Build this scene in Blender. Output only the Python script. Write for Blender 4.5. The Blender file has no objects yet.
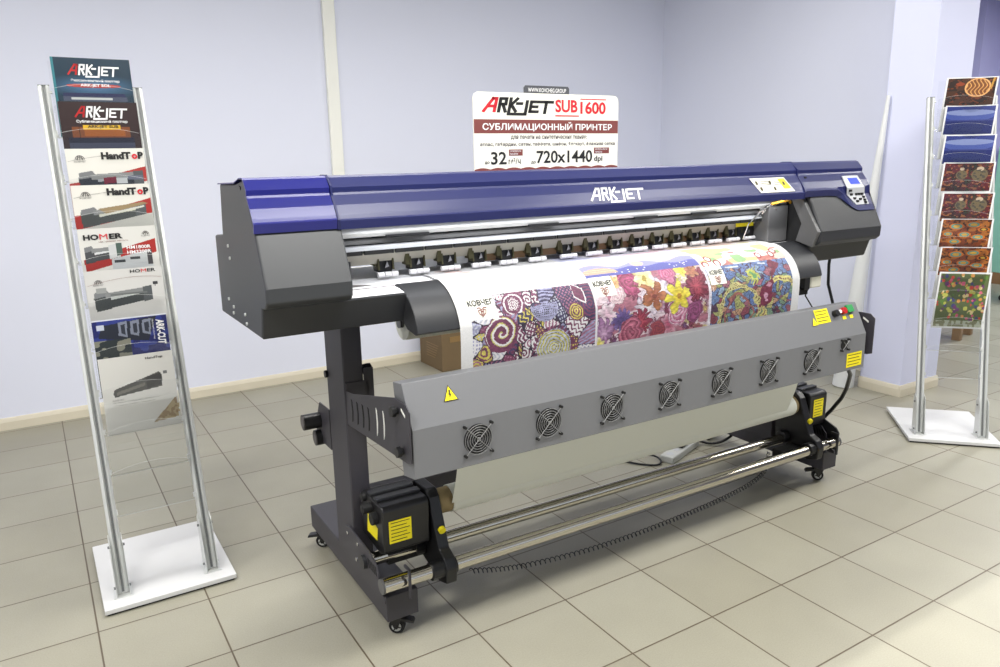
import bpy, bmesh, math, random
import numpy as np
from mathutils import Vector, Matrix
random.seed(7); rng = np.random.default_rng(11)
C = bpy.context.scene.collection
PI = math.pi

# ------------------------------------------------------------------ materials
def lin(c):
    c = [v / 255.0 for v in c]
    return tuple((v / 12.92 if v <= .04045 else ((v + .055) / 1.055) ** 2.4) for v in c)

def mat(name, rgb, rough=.5, metal=0.0, coat=0.0, spec=.5, emit=None, es=1.0):
    m = bpy.data.materials.new(name); m.use_nodes = True
    b = m.node_tree.nodes['Principled BSDF']
    b.inputs['Base Color'].default_value = (*lin(rgb), 1)
    b.inputs['Roughness'].default_value = rough
    b.inputs['Metallic'].default_value = metal
    b.inputs['Coat Weight'].default_value = coat
    b.inputs['Coat Roughness'].default_value = .08
    b.inputs['Specular IOR Level'].default_value = spec
    if emit:
        b.inputs['Emission Color'].default_value = (*lin(emit), 1)
        b.inputs['Emission Strength'].default_value = es
    return m

def noisy(m, scale, amt, bump=0.0):
    """small procedural variation of colour (and bump) so that nothing is perfectly flat"""
    nt = m.node_tree; N = nt.nodes; L = nt.links; b = N['Principled BSDF']
    col = tuple(b.inputs['Base Color'].default_value)
    tc = N.new('ShaderNodeTexCoord'); nz = N.new('ShaderNodeTexNoise')
    nz.inputs['Scale'].default_value = scale; nz.inputs['Detail'].default_value = 4
    L.new(tc.outputs['Object'], nz.inputs['Vector'])
    mr = N.new('ShaderNodeMapRange'); mr.inputs['To Min'].default_value = 1 - amt; mr.inputs['To Max'].default_value = 1 + amt
    L.new(nz.outputs['Fac'], mr.inputs['Value'])
    mx = N.new('ShaderNodeVectorMath'); mx.operation = 'SCALE'; mx.inputs[0].default_value = col[:3]
    L.new(mr.outputs['Result'], mx.inputs['Scale']); L.new(mx.outputs['Vector'], b.inputs['Base Color'])
    if bump:
        bp = N.new('ShaderNodeBump'); bp.inputs['Strength'].default_value = bump; bp.inputs['Distance'].default_value = .001
        L.new(nz.outputs['Fac'], bp.inputs['Height']); L.new(bp.outputs['Normal'], b.inputs['Normal'])
    return m

M = {}
M['wall'] = noisy(mat('wall_paint', (224, 227, 242), .75), 1.3, .02)
M['pillar'] = noisy(mat('pillar_paint', (216, 219, 243), .7), 1.3, .02)
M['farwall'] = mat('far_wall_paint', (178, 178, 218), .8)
M['southwall'] = mat('window_wall_paint', (150, 148, 156), .8)  # unseen wall, kept darker to cut its bounce on the heater
M['ceil'] = mat('ceiling_white', (236, 236, 232), .9)
M['base'] = noisy(mat('baseboard_cream', (214, 206, 186), .5), 9, .05)
M['charcoal'] = noisy(mat('charcoal_powder_coat', (92, 92, 93), .42), 60, .03, .02)
M['darkgrey'] = noisy(mat('dark_grey_powder_coat', (43, 44, 47), .45), 60, .03, .02)
M['stand'] = noisy(mat('purple_grey_powder_coat', (58, 56, 62), .5), 80, .03, .03)
M['housing'] = noisy(mat('housing_grey', (57, 59, 62), .42), 60, .03)
M['black'] = mat('black_plastic', (22, 22, 24), .38)
M['blackmatt'] = mat('black_matt', (16, 16, 17), .7)
M['blue'] = mat('blue_gloss', (22, 26, 112), .30, coat=.25)
M['blue2'] = mat('slate_blue_gloss', (27, 34, 90), .36, coat=.15)
M['blue3'] = mat('deep_slate_blue_gloss', (25, 31, 84), .36, coat=.15)
M['heater'] = noisy(mat('heater_grey', (113, 114, 117), .45), 50, .02)
M['steel'] = mat('polished_steel', (205, 200, 188), .16, 1.0)
M['alu'] = mat('brushed_aluminium', (216, 218, 216), .38, .35)
M['aludark'] = mat('grooved_aluminium', (120, 122, 122), .5, .5)
M['wire'] = mat('chrome_wire', (222, 222, 224), .22, 1.0)
M['rail'] = mat('grey_rail', (184, 185, 184), .35, .2)
M['beam'] = mat('beige_grey_bar', (160, 156, 144), .4, .1)
M['guard'] = mat('fan_guard_steel', (132, 132, 132), .5, .3)
M['white'] = mat('white_enamel', (214, 214, 214), .4)
M['platen'] = mat('platen_white', (240, 240, 242), .5)
M['silver'] = mat('silver_panel', (186, 188, 192), .5)
M['yellow'] = mat('label_yellow', (246, 228, 20), .5)
M['yellowdark'] = mat('label_ink', (70, 62, 20), .6)
M['red'] = mat('signal_red', (176, 22, 24), .35)
M['green'] = mat('switch_green', (24, 138, 66), .35)
M['core'] = noisy(mat('cardboard_core', (146, 128, 90), .8), 30, .08)
M['carton'] = noisy(mat('brown_carton', (112, 93, 66), .85), 14, .10)
M['tape'] = mat('carton_tape', (136, 108, 66), .4)
M['olive'] = mat('olive_zinc', (84, 80, 54), .4, .4)
M['wheelwhite'] = mat('white_rubber', (236, 234, 236), .5)
M['brass'] = mat('brown_bracket', (120, 92, 62), .5, .3)
M['ink'] = mat('black_ink', (22, 22, 22), .6)
M['inkred'] = mat('red_ink', (206, 26, 44), .6)
M['inkgrey'] = mat('grey_ink', (96, 92, 92), .6)
M['inkbrown'] = mat('brown_red_ink', (124, 62, 58), .6)
M['inkwhite'] = mat('white_ink', (240, 240, 240), .6)
M['inkgold'] = mat('gold_ink', (206, 150, 30), .6)
M['sign'] = mat('sign_cream', (240, 238, 226), .6)
M['headgrey'] = mat('sign_header_grey', (74, 76, 82), .6)
M['screen'] = mat('lcd_blue', (70, 84, 200), .7, spec=.1, emit=(80, 96, 226), es=.3)
M['mint'] = mat('mint_green', (140, 200, 176), .7)
M['wood'] = noisy(mat('brown_wood', (140, 108, 72), .5), 12, .15)
M['strip'] = mat('grey_plastic', (188, 190, 186), .5)
M['cream'] = mat('cream_plastic', (226, 224, 208), .4)
M['mediaback'] = mat('unprinted_media', (226, 227, 216), .75)
M['conduit'] = mat('cream_conduit', (240, 240, 232), .55)
M['conewhite'] = mat('white_roll', (226, 228, 228), .55)

# light vinyl that lets a little light through
m = M['mediaback']; m.node_tree.nodes['Principled BSDF'].inputs['Specular IOR Level'].default_value = .25

# vertex colour print
def print_mat(name, rough):
    m = mat(name, (255, 255, 255), rough)
    a = m.node_tree.nodes.new('ShaderNodeVertexColor'); a.layer_name = 'Print'
    m.node_tree.links.new(a.outputs['Color'], m.node_tree.nodes['Principled BSDF'].inputs['Base Color'])
    return m
M['print'] = print_mat('printed_paper', .62)
M['gloss'] = print_mat('glossy_leaflet', .3)

# clear acrylic sheet: mostly transparent with a surface reflection
m = bpy.data.materials.new('clear_acrylic'); m.use_nodes = True
nt = m.node_tree; nt.nodes.clear()
o_ = nt.nodes.new('ShaderNodeOutputMaterial'); mx = nt.nodes.new('ShaderNodeMixShader'); tr = nt.nodes.new('ShaderNodeBsdfTransparent')
gl = nt.nodes.new('ShaderNodeBsdfGlossy'); gl.inputs['Roughness'].default_value = .05; fr = nt.nodes.new('ShaderNodeFresnel'); fr.inputs['IOR'].default_value = 1.3
tr.inputs['Color'].default_value = (.955, .96, .962, 1)
nt.links.new(fr.outputs[0], mx.inputs[0]); nt.links.new(tr.outputs[0], mx.inputs[1]); nt.links.new(gl.outputs[0], mx.inputs[2]); nt.links.new(mx.outputs[0], o_.inputs[0])
M['acrylic'] = m
M['acryledge'] = mat('acrylic_edge', (206, 208, 206), .3)

# tiled floor: square grid of .333 m tiles with brownish grout
m = bpy.data.materials.new('ceramic_floor_tiles'); m.use_nodes = True
nt = m.node_tree; N = nt.nodes; L = nt.links; b = N['Principled BSDF']
tc = N.new('ShaderNodeTexCoord'); mp = N.new('ShaderNodeMapping'); mp.inputs['Location'].default_value = (100, 100, 0)
mp.inputs['Scale'].default_value = (3, 3, 3)
L.new(tc.outputs['Object'], mp.inputs['Vector'])
br = N.new('ShaderNodeTexBrick'); br.offset = 0; br.squash = 1
br.inputs['Scale'].default_value = 1; br.inputs['Brick Width'].default_value = 1; br.inputs['Row Height'].default_value = 1
br.inputs['Mortar Size'].default_value = .0085; br.inputs['Mortar Smooth'].default_value = .25; br.inputs['Bias'].default_value = 0
br.inputs['Color1'].default_value = (*lin((155, 152, 137)), 1); br.inputs['Color2'].default_value = (*lin((146, 142, 126)), 1)
br.inputs['Mortar'].default_value = (*lin((92, 80, 64)), 1)
L.new(mp.outputs[0], br.inputs['Vector'])
nz = N.new('ShaderNodeTexNoise'); nz.inputs['Scale'].default_value = 3.2; nz.inputs['Detail'].default_value = 5
nz2 = N.new('ShaderNodeTexNoise'); nz2.inputs['Scale'].default_value = 230; nz2.inputs['Detail'].default_value = 2
L.new(tc.outputs['Object'], nz.inputs['Vector']); L.new(tc.outputs['Object'], nz2.inputs['Vector'])
ad = N.new('ShaderNodeMath'); ad.operation = 'MULTIPLY_ADD'; ad.inputs[1].default_value = 1.3
L.new(nz2.outputs['Fac'], ad.inputs[0]); L.new(nz.outputs['Fac'], ad.inputs[2])
mr = N.new('ShaderNodeMapRange'); mr.inputs['From Min'].default_value = .7; mr.inputs['From Max'].default_value = 1.6
mr.inputs['To Min'].default_value = .88; mr.inputs['To Max'].default_value = 1.1
L.new(ad.outputs[0], mr.inputs['Value'])
sc = N.new('ShaderNodeVectorMath'); sc.operation = 'SCALE'
L.new(br.outputs['Color'], sc.inputs[0]); L.new(mr.outputs[0], sc.inputs['Scale']); L.new(sc.outputs['Vector'], b.inputs['Base Color'])
bp = N.new('ShaderNodeBump'); bp.inputs['Strength'].default_value = .5; bp.inputs['Distance'].default_value = .002; bp.invert = True
L.new(br.outputs['Fac'], bp.inputs['Height']); L.new(bp.outputs['Normal'], b.inputs['Normal'])
b.inputs['Roughness'].default_value = .42
M['floor'] = m

# ------------------------------------------------------------------ mesh helpers
def link(o, parent=None):
    C.objects.link(o)
    if parent: o.parent = parent
    return o

def tag(o, label=None, cat=None, group=None, kind=None):
    if label: o['label'] = label
    if cat: o['category'] = cat
    if group: o['group'] = group
    if kind: o['kind'] = kind
    return o

def empty(name, loc=(0, 0, 0), rz=0.0, **k):
    o = bpy.data.objects.new(name, None); o.empty_display_size = .1
    o.location = loc; o.rotation_euler = (0, 0, rz); C.objects.link(o)
    return tag(o, **k)

class MB:
    def __init__(s): s.bm = bmesh.new()
    def box(s, x0, x1, y0, y1, z0, z1, mtx=None):
        r = bmesh.ops.create_cube(s.bm, size=1)
        T = Matrix.Translation(((x0 + x1) / 2, (y0 + y1) / 2, (z0 + z1) / 2)) @ Matrix.Diagonal((abs(x1 - x0), abs(y1 - y0), abs(z1 - z0), 1))
        if mtx: T = mtx @ T
        bmesh.ops.transform(s.bm, matrix=T, verts=r['verts']); return s
    def prism(s, prof, x0, x1, axis='x'):
        """profile of (a,b) points extruded along an axis: x -> (y,z), y -> (x,z), z -> (x,y)"""
        def P(a, b, t): return {'x': (t, a, b), 'y': (a, t, b), 'z': (a, b, t)}[axis]
        A = [s.bm.verts.new(P(a, b, x0)) for a, b in prof]; B = [s.bm.verts.new(P(a, b, x1)) for a, b in prof]
        n = len(prof)
        for i in range(n): s.bm.faces.new((A[i], A[(i + 1) % n], B[(i + 1) % n], B[i]))
        s.bm.faces.new(A[::-1]); s.bm.faces.new(B); return s
    def cyl(s, p, q, r, r2=None, n=24, caps=True):
        p, q = Vector(p), Vector(q); d = q - p; r2 = r if r2 is None else r2
        rr = bmesh.ops.create_cone(s.bm, cap_ends=caps, segments=n, radius1=r, radius2=r2, depth=d.length)
        T = Matrix.Translation((p + q) / 2) @ d.to_track_quat('Z', 'Y').to_matrix().to_4x4()
        bmesh.ops.transform(s.bm, matrix=T, verts=rr['verts']); return s
    def tube(s, pts, r, n=8):
        pts = [Vector(p) for p in pts]; rings = []
        up = Vector((0, 0, 1)); prev = None
        for i, p in enumerate(pts):
            t = (pts[min(i + 1, len(pts) - 1)] - pts[max(i - 1, 0)]).normalized()
            if prev is None:
                a = t.cross(up)
                if a.length < .1: a = t.cross(Vector((1, 0, 0)))
            else: a = prev - t * prev.dot(t)
            a.normalize(); prev = a; b_ = t.cross(a)
            rings.append([s.bm.verts.new(p + (a * math.cos(2 * PI * k / n) + b_ * math.sin(2 * PI * k / n)) * r) for k in range(n)])
        for A, B in zip(rings, rings[1:]):
            for k in range(n): s.bm.faces.new((A[k], A[(k + 1) % n], B[(k + 1) % n], B[k]))
        s.bm.faces.new(rings[0][::-1]); s.bm.faces.new(rings[-1]); return s
    def torus(s, c, R, r, axis, n=32, m=6):
        c = Vector(c); q = Vector(axis).to_track_quat('Z', 'Y'); V = []
        for i in range(n):
            a = 2 * PI * i / n; row = []
            for j in range(m):
                b_ = 2 * PI * j / m
                row.append(s.bm.verts.new(c + q @ Vector(((R + r * math.cos(b_)) * math.cos(a), (R + r * math.cos(b_)) * math.sin(a), r * math.sin(b_)))))
            V.append(row)
        for i in range(n):
            for j in range(m): s.bm.faces.new((V[i][j], V[(i + 1) % n][j], V[(i + 1) % n][(j + 1) % m], V[i][(j + 1) % m]))
        return s
    def sheet(s, rows):
        V = [[s.bm.verts.new(p) for p in r] for r in rows]
        for A, B in zip(V, V[1:]):
            for k in range(len(A) - 1): s.bm.faces.new((A[k], A[k + 1], B[k + 1], B[k]))
        return s
    def poly(s, pts): s.bm.faces.new([s.bm.verts.new(p) for p in pts]); return s
    def build(s, name, m, parent=None, bevel=0.0, smooth=False, solid=0.0, seg=2, mtx=None, normals=True):
        me = bpy.data.meshes.new(name)
        if mtx: bmesh.ops.transform(s.bm, matrix=mtx, verts=s.bm.verts)
        if normals: bmesh.ops.recalc_face_normals(s.bm, faces=s.bm.faces)
        s.bm.to_mesh(me); s.bm.free()
        for x in (m if isinstance(m, (list, tuple)) else [m]): me.materials.append(x)
        o = link(bpy.data.objects.new(name, me), parent)
        if smooth:
            for p in me.polygons: p.use_smooth = True
            try: me.set_sharp_from_angle(angle=math.radians(35))
            except Exception: pass
        if solid:
            md = o.modifiers.new('Solidify', 'SOLIDIFY'); md.thickness = solid; md.offset = 0
        if bevel:
            md = o.modifiers.new('Bevel', 'BEVEL'); md.width = bevel; md.segments = seg; md.limit_method = 'ANGLE'; md.angle_limit = math.radians(30)
        return o

def text(s, width, height, mtx, m, parent, name='lettering', bold=0.0, shear=0.0, align='L'):
    """a line of lettering as a mesh, fitted into width x height in the XY plane of mtx (origin bottom left)"""
    cu = bpy.data.curves.new('t', 'FONT'); cu.body = s; cu.size = 1; cu.offset = bold; cu.shear = shear; cu.resolution_u = 3
    ob = bpy.data.objects.new('t', cu); C.objects.link(ob)
    bpy.context.view_layer.update()
    dg = bpy.context.evaluated_depsgraph_get()
    me = bpy.data.meshes.new_from_object(ob.evaluated_get(dg)); bpy.data.objects.remove(ob); bpy.data.curves.remove(cu)
    n = len(me.vertices); co = np.empty(n * 3, 'f'); me.vertices.foreach_get('co', co); co = co.reshape(-1, 3)
    lo, hi = co.min(0), co.max(0)
    co[:, 0] = (co[:, 0] - lo[0]) / (hi[0] - lo[0]) * width
    co[:, 1] = (co[:, 1] - lo[1]) / (hi[1] - lo[1]) * height
    co[:, 2] = 0
    me.vertices.foreach_set('co', co.ravel()); me.transform(mtx); me.update()
    me.name = name; me.materials.clear(); me.materials.append(m)
    return link(bpy.data.objects.new(name, me), parent)

def strokes(mb, lines, w, f):
    """flat thick polylines; f maps (x,y) -> 3D"""
    for ln in lines:
        for (x0, y0), (x1, y1) in zip(ln, ln[1:]):
            dx, dy = x1 - x0, y1 - y0; l = math.hypot(dx, dy); nx, ny = -dy / l * w / 2, dx / l * w / 2
            ex, ey = dx / l * w * .5, dy / l * w * .5
            mb.poly([f(x0 - ex + nx, y0 - ey + ny), f(x0 - ex - nx, y0 - ey - ny), f(x1 + ex - nx, y1 + ey - ny), f(x1 + ex + nx, y1 + ey + ny)])
LOGO_A = [[(.0, .02), (.46, .92), (.68, .92), (.66, .02)], [(.34, .36), (.62, .36)]]
LOGO_RK = [[(.94, .0), (.94, .92), (1.32, .92), (1.32, .52), (1.02, .52)], [(1.14, .5), (1.36, 0)],
           [(1.60, 0), (1.60, .92)], [(1.66, .46), (2.02, .92)], [(1.70, .46), (2.02, .02)], [(2.08, .58), (2.34, .58)]]
LOGO_JET = [[(2.70, .74), (2.70, -.20), (1.60, -.20)], [(3.48, .74), (2.98, .74), (2.98, .0), (3.48, .0)], [(3.05, .37), (3.40, .37)],
            [(3.62, .74), (4.4, .74)], [(4.0, .7), (4.0, -.06)]]
def logo(mtx, width, m1, m2, parent, w=.17, ky=1.0):
    k = width / 4.5; sh = .18
    f = lambda x, y: mtx @ Vector(((x + y * sh) * k, y * k * ky, 0))
    a = MB(); strokes(a, LOGO_A, w, f); a.build('lettering', m1, parent, normals=False)
    b_ = MB(); strokes(b_, LOGO_RK + LOGO_JET, w, f); b_.build('lettering', m2, parent, normals=False)

def frame(o, ux, uy):
    """matrix with origin o, x axis ux, y axis uy"""
    ux = Vector(ux).normalized(); uz = ux.cross(Vector(uy)).normalized(); uy = uz.cross(ux)
    return Matrix((( ux.x, uy.x, uz.x, o[0]), (ux.y, uy.y, uz.y, o[1]), (ux.z, uy.z, uz.z, o[2]), (0, 0, 0, 1)))

def painted(name, img, f, m, parent=None, nv=None):
    """img: H x W x 3 sRGB 0..255, row 0 on top. f(u,v) with v=0 on top -> 3D (vectorised)"""
    H, W = img.shape[:2]
    u, v = np.meshgrid(np.linspace(0, 1, W + 1), np.linspace(0, 1, H + 1))
    P = np.stack([np.broadcast_to(q, u.shape) for q in f(u, v)], -1).reshape(-1, 3)
    idx = np.arange((H + 1) * (W + 1)).reshape(H + 1, W + 1)
    F = np.stack([idx[1:, :-1], idx[1:, 1:], idx[:-1, 1:], idx[:-1, :-1]], -1).reshape(-1, 4)
    me = bpy.data.meshes.new(name); me.vertices.add(len(P)); me.vertices.foreach_set('co', P.astype('f').ravel())
    me.loops.add(F.size); me.loops.foreach_set('vertex_index', F.astype('i').ravel())
    me.polygons.add(len(F)); me.polygons.foreach_set('loop_start', np.arange(0, F.size, 4).astype('i'))
    me.update(calc_edges=True)
    c = np.clip(img.reshape(-1, 3) / 255., 0, 1); c = np.where(c <= .04045, c / 12.92, ((c + .055) / 1.055) ** 2.4)
    c = np.concatenate([c, np.ones((len(c), 1))], 1); c = np.repeat(c, 4, 0)
    at = me.color_attributes.new('Print', 'FLOAT_COLOR', 'CORNER'); at.data.foreach_set('color', c.astype('f').ravel())
    me.polygons.foreach_set('use_smooth', np.ones(len(F), bool)); me.materials.append(m); me.validate()
    return link(bpy.data.objects.new(name, me), parent)

# ------------------------------------------------------------------ painting helpers (numpy pictures)
def canvas(h, w, c): return np.ones((h, w, 3)) * np.array(c, float)
def grid(img):
    h, w = img.shape[:2]; yy, xx = np.mgrid[0:h, 0:w]; return xx + .5, yy + .5
def rect(img, x0, y0, x1, y1, c):
    h, w = img.shape[:2]
    img[max(0, int(y0 * h)):int(y1 * h) + 0, max(0, int(x0 * w)):int(x1 * w)] = c
def polyfill(img, pts, c):
    h, w = img.shape[:2]; xx, yy = grid(img); xx = xx / w; yy = yy / h; ins = np.zeros((h, w), bool); n = len(pts)
    for i in range(n):
        x0, y0 = pts[i]; x1, y1 = pts[(i + 1) % n]
        cond = ((y0 > yy) != (y1 > yy))
        with np.errstate(divide='ignore', invalid='ignore'):
            xi = (x1 - x0) * (yy - y0) / ((y1 - y0) if y1 != y0 else 1e-9) + x0
        ins ^= cond & (xx < xi)
    img[ins] = c
def smooth_noise(h, w, n):
    g = rng.random((n + 2, n + 2)); ys = np.linspace(0, n, h); xs = np.linspace(0, n, w)
    y0 = ys.astype(int); x0 = xs.astype(int); fy = (ys - y0)[:, None]; fx = (xs - x0)[None]
    a = g[y0][:, x0]; b_ = g[y0][:, x0 + 1]; c = g[y0 + 1][:, x0]; d = g[y0 + 1][:, x0 + 1]
    fy = fy * fy * (3 - 2 * fy); fx = fx * fx * (3 - 2 * fx)
    return a * (1 - fy) * (1 - fx) + b_ * (1 - fy) * fx + c * fy * (1 - fx) + d * fy * fx

# ------------------------------------------------------------------ camera
F_PX = 756.487; YAW, PITCH, ROLL = 0.552720, 0.230159, -0.0174855
cam = bpy.data.cameras.new('camera'); co = bpy.data.objects.new('camera', cam); C.objects.link(co)
cam.sensor_fit = 'HORIZONTAL'; cam.sensor_width = 36; cam.lens = F_PX * 36 / 1000; cam.clip_end = 60; cam.clip_start = .05
fw = Vector((math.sin(YAW) * math.cos(PITCH), math.cos(YAW) * math.cos(PITCH), -math.sin(PITCH)))
rt = Vector((math.cos(YAW), -math.sin(YAW), 0)); up = rt.cross(fw)
r_ = rt * math.cos(ROLL) + up * math.sin(ROLL); u_ = -rt * math.sin(ROLL) + up * math.cos(ROLL)
co.matrix_world = Matrix(((r_.x, u_.x, -fw.x, -1.01765), (r_.y, u_.y, -fw.y, -2.13974), (r_.z, u_.z, -fw.z, 1.43994), (0, 0, 0, 1)))
bpy.context.scene.camera = co

# ------------------------------------------------------------------ the room
YB = 2.719      # back wall
XR = 3.60       # right wall
def struct(name, mb, m, bevel=0, **k): return tag(mb.build(name, m, None, bevel=bevel), kind='structure', **k)
struct('floor', MB().box(-4, 8.1, -5, YB + .1, -.1, 0), M['floor'], label='beige square ceramic tile floor')
struct('wall_back', MB().box(-4, XR + .1, YB, YB + .1, 0, 2.9), M['wall'], label='pale lavender back wall')
struct('wall_right', MB().box(XR, XR + .1, .54, YB, 0, 2.9), M['wall'], label='pale lavender right wall')
struct('wall_pillar', MB().box(3.27, 3.66, .28, .54, 0, 2.9), M['pillar'], bevel=.004, label='lavender pillar at the end of the right wall')
struct('wall_far', MB().box(7.9, 8.0, -5, YB, 0, 2.9).box(7.5, 7.9, 2.2, YB, 0, 2.9), M['farwall'], label='darker lavender wall of the room beyond')
struct('wall_north_beyond', MB().box(XR + .1, 7.9, YB, YB + .1, 0, 2.9), M['farwall'])
struct('wall_left', MB().box(-4.1, -4, -5, YB, 0, 2.9), M['wall'])
# wall behind the camera, with an unseen window opening added to shape the sun patch
SY = -5.0
struct('wall_south', MB().box(-4, 8.1, SY - .1, SY, 0, .9).box(-4, 8.1, SY - .1, SY, 2.2, 2.9).box(-4, -1.2, SY - .1, SY, .9, 2.2).box(5, 8.1, SY - .1, SY, .9, 2.2), M['southwall'])
struct('ceiling', MB().box(-4.1, 8.1, SY - .1, YB + .1, 2.9, 3.0), M['ceil'])
bprof = lambda s: [(0, 0), (.016, 0), (.016, .045), (.010, .062), (.006, .068), (0, .068)]
mb = MB(); mb.prism([(YB - a, z) for a, z in bprof(0)], -4, XR); struct('baseboard_back', mb, M['base'], label='cream skirting board along the back wall')
mb = MB(); mb.prism([(XR - a, z) for a, z in bprof(0)], .54, YB - .02, 'y'); struct('baseboard_right', mb, M['base'])
mb = MB(); mb.prism([(3.27 - a, z) for a, z in bprof(0)], .268, .54, 'y'); mb.prism([(.28 - a, z) for a, z in bprof(0)], 3.2532, 3.66, 'x')
struct('baseboard_pillar', mb, M['base'], label='cream skirting board around the pillar')
struct('trim_1', MB().box(.712, .792, YB - .03, YB, 0, 2.9), M['conduit'], bevel=.006, label='cream vertical cable duct on the back wall')

# ------------------------------------------------------------------ the printer (local frame: x along, y to the back)
ROOT = (-0.23263787, -0.15850047, 0); RZ = -0.010087127568714585
PR = empty('wide_format_printer', ROOT, RZ, label='long blue and charcoal wide format printer on a wheeled stand, printing coloured fabric paper', cat='printer')
XL, XE = -.300, 2.268
# body beam under the table
MB().prism([(-.0325, 1.064), (-.007, .980), (.470, .976), (.470, 1.03), (.32, 1.06), (.04, 1.068)], XL + .002, .106).prism([(-.024, 1.036), (-.007, .980), (.470, .976), (.470, 1.03), (.32, 1.04), (.04, 1.04)], .106, 1.875).build('body_beam', M['darkgrey'], PR, bevel=.003)
# end housings
HP = [(-.004, .981), (-.030, 1.064), (-.067, 1.070), (-.084, 1.085), (-.086, 1.124), (-.022, 1.262), (.008, 1.315), (.030, 1.352), (.034, 1.372), (.050, 1.387), (.082, 1.388),
      (.145, 1.379), (.340, 1.376), (.371, 1.228), (.483, 1.218), (.493, .974)]
lh = MB().prism(HP, XL, -.070).build('left_housing', M['housing'], PR, bevel=.006, seg=3); lh['label'] = 'charcoal left end housing'
b_ = MB()
for y, z in ((.30, 1.02), (.36, 1.035), (.31, 1.0), (.16, 1.02), (.15, .995), (.30, 1.20), (.29, 1.165)): b_.cyl((XL - .004, y, z), (XL + .002, y, z), .005, n=10)
b_.build('screw', M['alu'], lh)
MB().box(XL - .002, XL + .002, .085, .10, 1.372, 1.376).box(XL - .002, XL + .002, .078, .086, 1.366, 1.374).build('slot', M['black'], lh)
HR = [(-.019, .998), (-.040, 1.066), (-.067, 1.072), (-.084, 1.085), (-.086, 1.128), (-.022, 1.262), (.008, 1.315), (.030, 1.352), (.034, 1.372), (.050, 1.387), (.082, 1.388),
      (.145, 1.379), (.340, 1.376), (.371, 1.228), (.483, 1.218), (.493, .974), (.10, .974)]
rh = MB().prism(HR, 1.870, XE).build('right_housing', M['darkgrey'], PR, bevel=.006, seg=3); rh['label'] = 'charcoal right end housing'
# open-sided frame plate of the right end: a lighter grey C shape; the black panel behind stands for the shaded bay
MB().prism([(.006, 1.268), (-.084, 1.127), (-.060, 1.066), (.018, 1.086), (-.004, 1.156), (.048, 1.245), (.09, 1.262), (.09, 1.30), (.03, 1.30)], 1.852, 1.8705).build('side_plate', M['charcoal'], rh, bevel=.002)
MB().box(1.858, 1.8705, .0, .45, 1.06, 1.34).build('bay_shade_panel', M['blackmatt'], rh)
# glossy covers
def FL(z):   # front face of covers and housings
    return .012 - (1.350 - z) * .62 if z > 1.288 else (-.0264 if z > 1.262 else -.022 - (1.262 - z) * .464)
def cover(name, stations, m, off=.004, lipm=None):
    """stations: (x, lower z of the cover there)"""
    rows = []
    for x, zl in stations:
        zs = zl + .028
        p = [(.35, 1.378), (.145, 1.384), (.083, 1.3965), (.047, 1.397), (.036, 1.392), (.019, 1.373), (.013, 1.366), (.0145, 1.352), (.011, 1.346)]
        for z in ((1.32, 1.295) if zl > 1.25 else (1.32, 1.295, max(1.262, zs + .003))): p.append((FL(z) - off, z))
        p += [(FL(zs) - off - .001, zs), (FL(zs) - off - .0045, zs - .004), (FL(zl) - off - .002, zl)]
        q = [(y + .003 + off, z - .004) if z > 1.3 else (y + .004 + off, z) for y, z in p]
        ring = p + q[::-1]
        rows.append([(x, y, z) for y, z in ring] + [(x, ring[0][0], ring[0][1])])
    mb = MB(); mb.sheet(rows); n = len(rows[0]) - 1
    for row in (rows[0], rows[-1]):
        for i in range(n // 2 - 1): mb.poly([row[i], row[i + 1], row[n - 2 - i], row[n - 1 - i]])
    return mb.build(name, m, PR)
cover('left_cover', [(XL - .003, 1.259), (-.084, 1.259)], M['blue'])['label'] = 'royal blue glossy left cover'
rc = cover('right_cover', [(1.829, 1.262), (1.97, 1.262), (2.028, 1.259), (2.062, 1.242), (2.10, 1.215), (2.13, 1.200), (2.155, 1.196), (2.248, 1.196)], M['blue3'])
rc['label'] = 'slate blue glossy right cover with stepped lower edge'
ld = cover('front_lid', [(-.076, 1.256), (1.822, 1.256)], M['blue2'], off=.003); ld['label'] = 'slate blue glossy centre lid'
# seams: raised dark gasket lips at both ends of the lid
for x in (-.080, 1.8255):
    MB().prism([(.34, 1.380), (.145, 1.387), (.083, 1.399), (.045, 1.399), (.011, 1.371), (.007, 1.345), (-.031, 1.294), (-.036, 1.282), (-.031, 1.257), (-.01, 1.257), (.03, 1.33), (.10, 1.375)], x - .003, x + .003).build('seam_gasket', M['blue3'], PR)
# logo and warning label on the lid
FACE = frame((.775, FL(1.296) - .0045, 1.296), (1, 0, 0), (0, .62, 1))
logo(FACE, .226, M['inkwhite'], M['inkwhite'], ld, w=.16, ky=.9)
def facept(x, z, e=.0018): return (x, FL(max(z, 1.2885)) - .003 - e, z)
wl = MB().poly([facept(1.540, 1.342), facept(1.733, 1.342), facept(1.768, 1.2886), facept(1.573, 1.2886)]).build('warning_label', M['sign'], ld)
mb = MB(); mb.poly([facept(1.692, 1.338, .0026), facept(1.731, 1.338, .0026), facept(1.752, 1.300, .0026), facept(1.71, 1.300, .0026)]); mb.build('label_patch', M['yellow'], wl)
mb = MB()
for x, z in ((1.568, 1.325), (1.583, 1.303), (1.643, 1.325), (1.658, 1.302), (1.718, 1.32)):
    mb.poly([facept(x + .007 * math.cos(a), z + .008 * math.sin(a), .0034) for a in [k * PI / 4 for k in range(8)]])
for x in (1.583, 1.598, 1.658):
    for k in range(3): mb.poly([facept(x + .008, 1.330 - k * .006, .0034), facept(x + .045, 1.330 - k * .006, .0034), facept(x + .045, 1.3285 - k * .006, .0034), facept(x + .008, 1.3285 - k * .006, .0034)])
mb.build('label_print', M['yellowdark'], wl)
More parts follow.
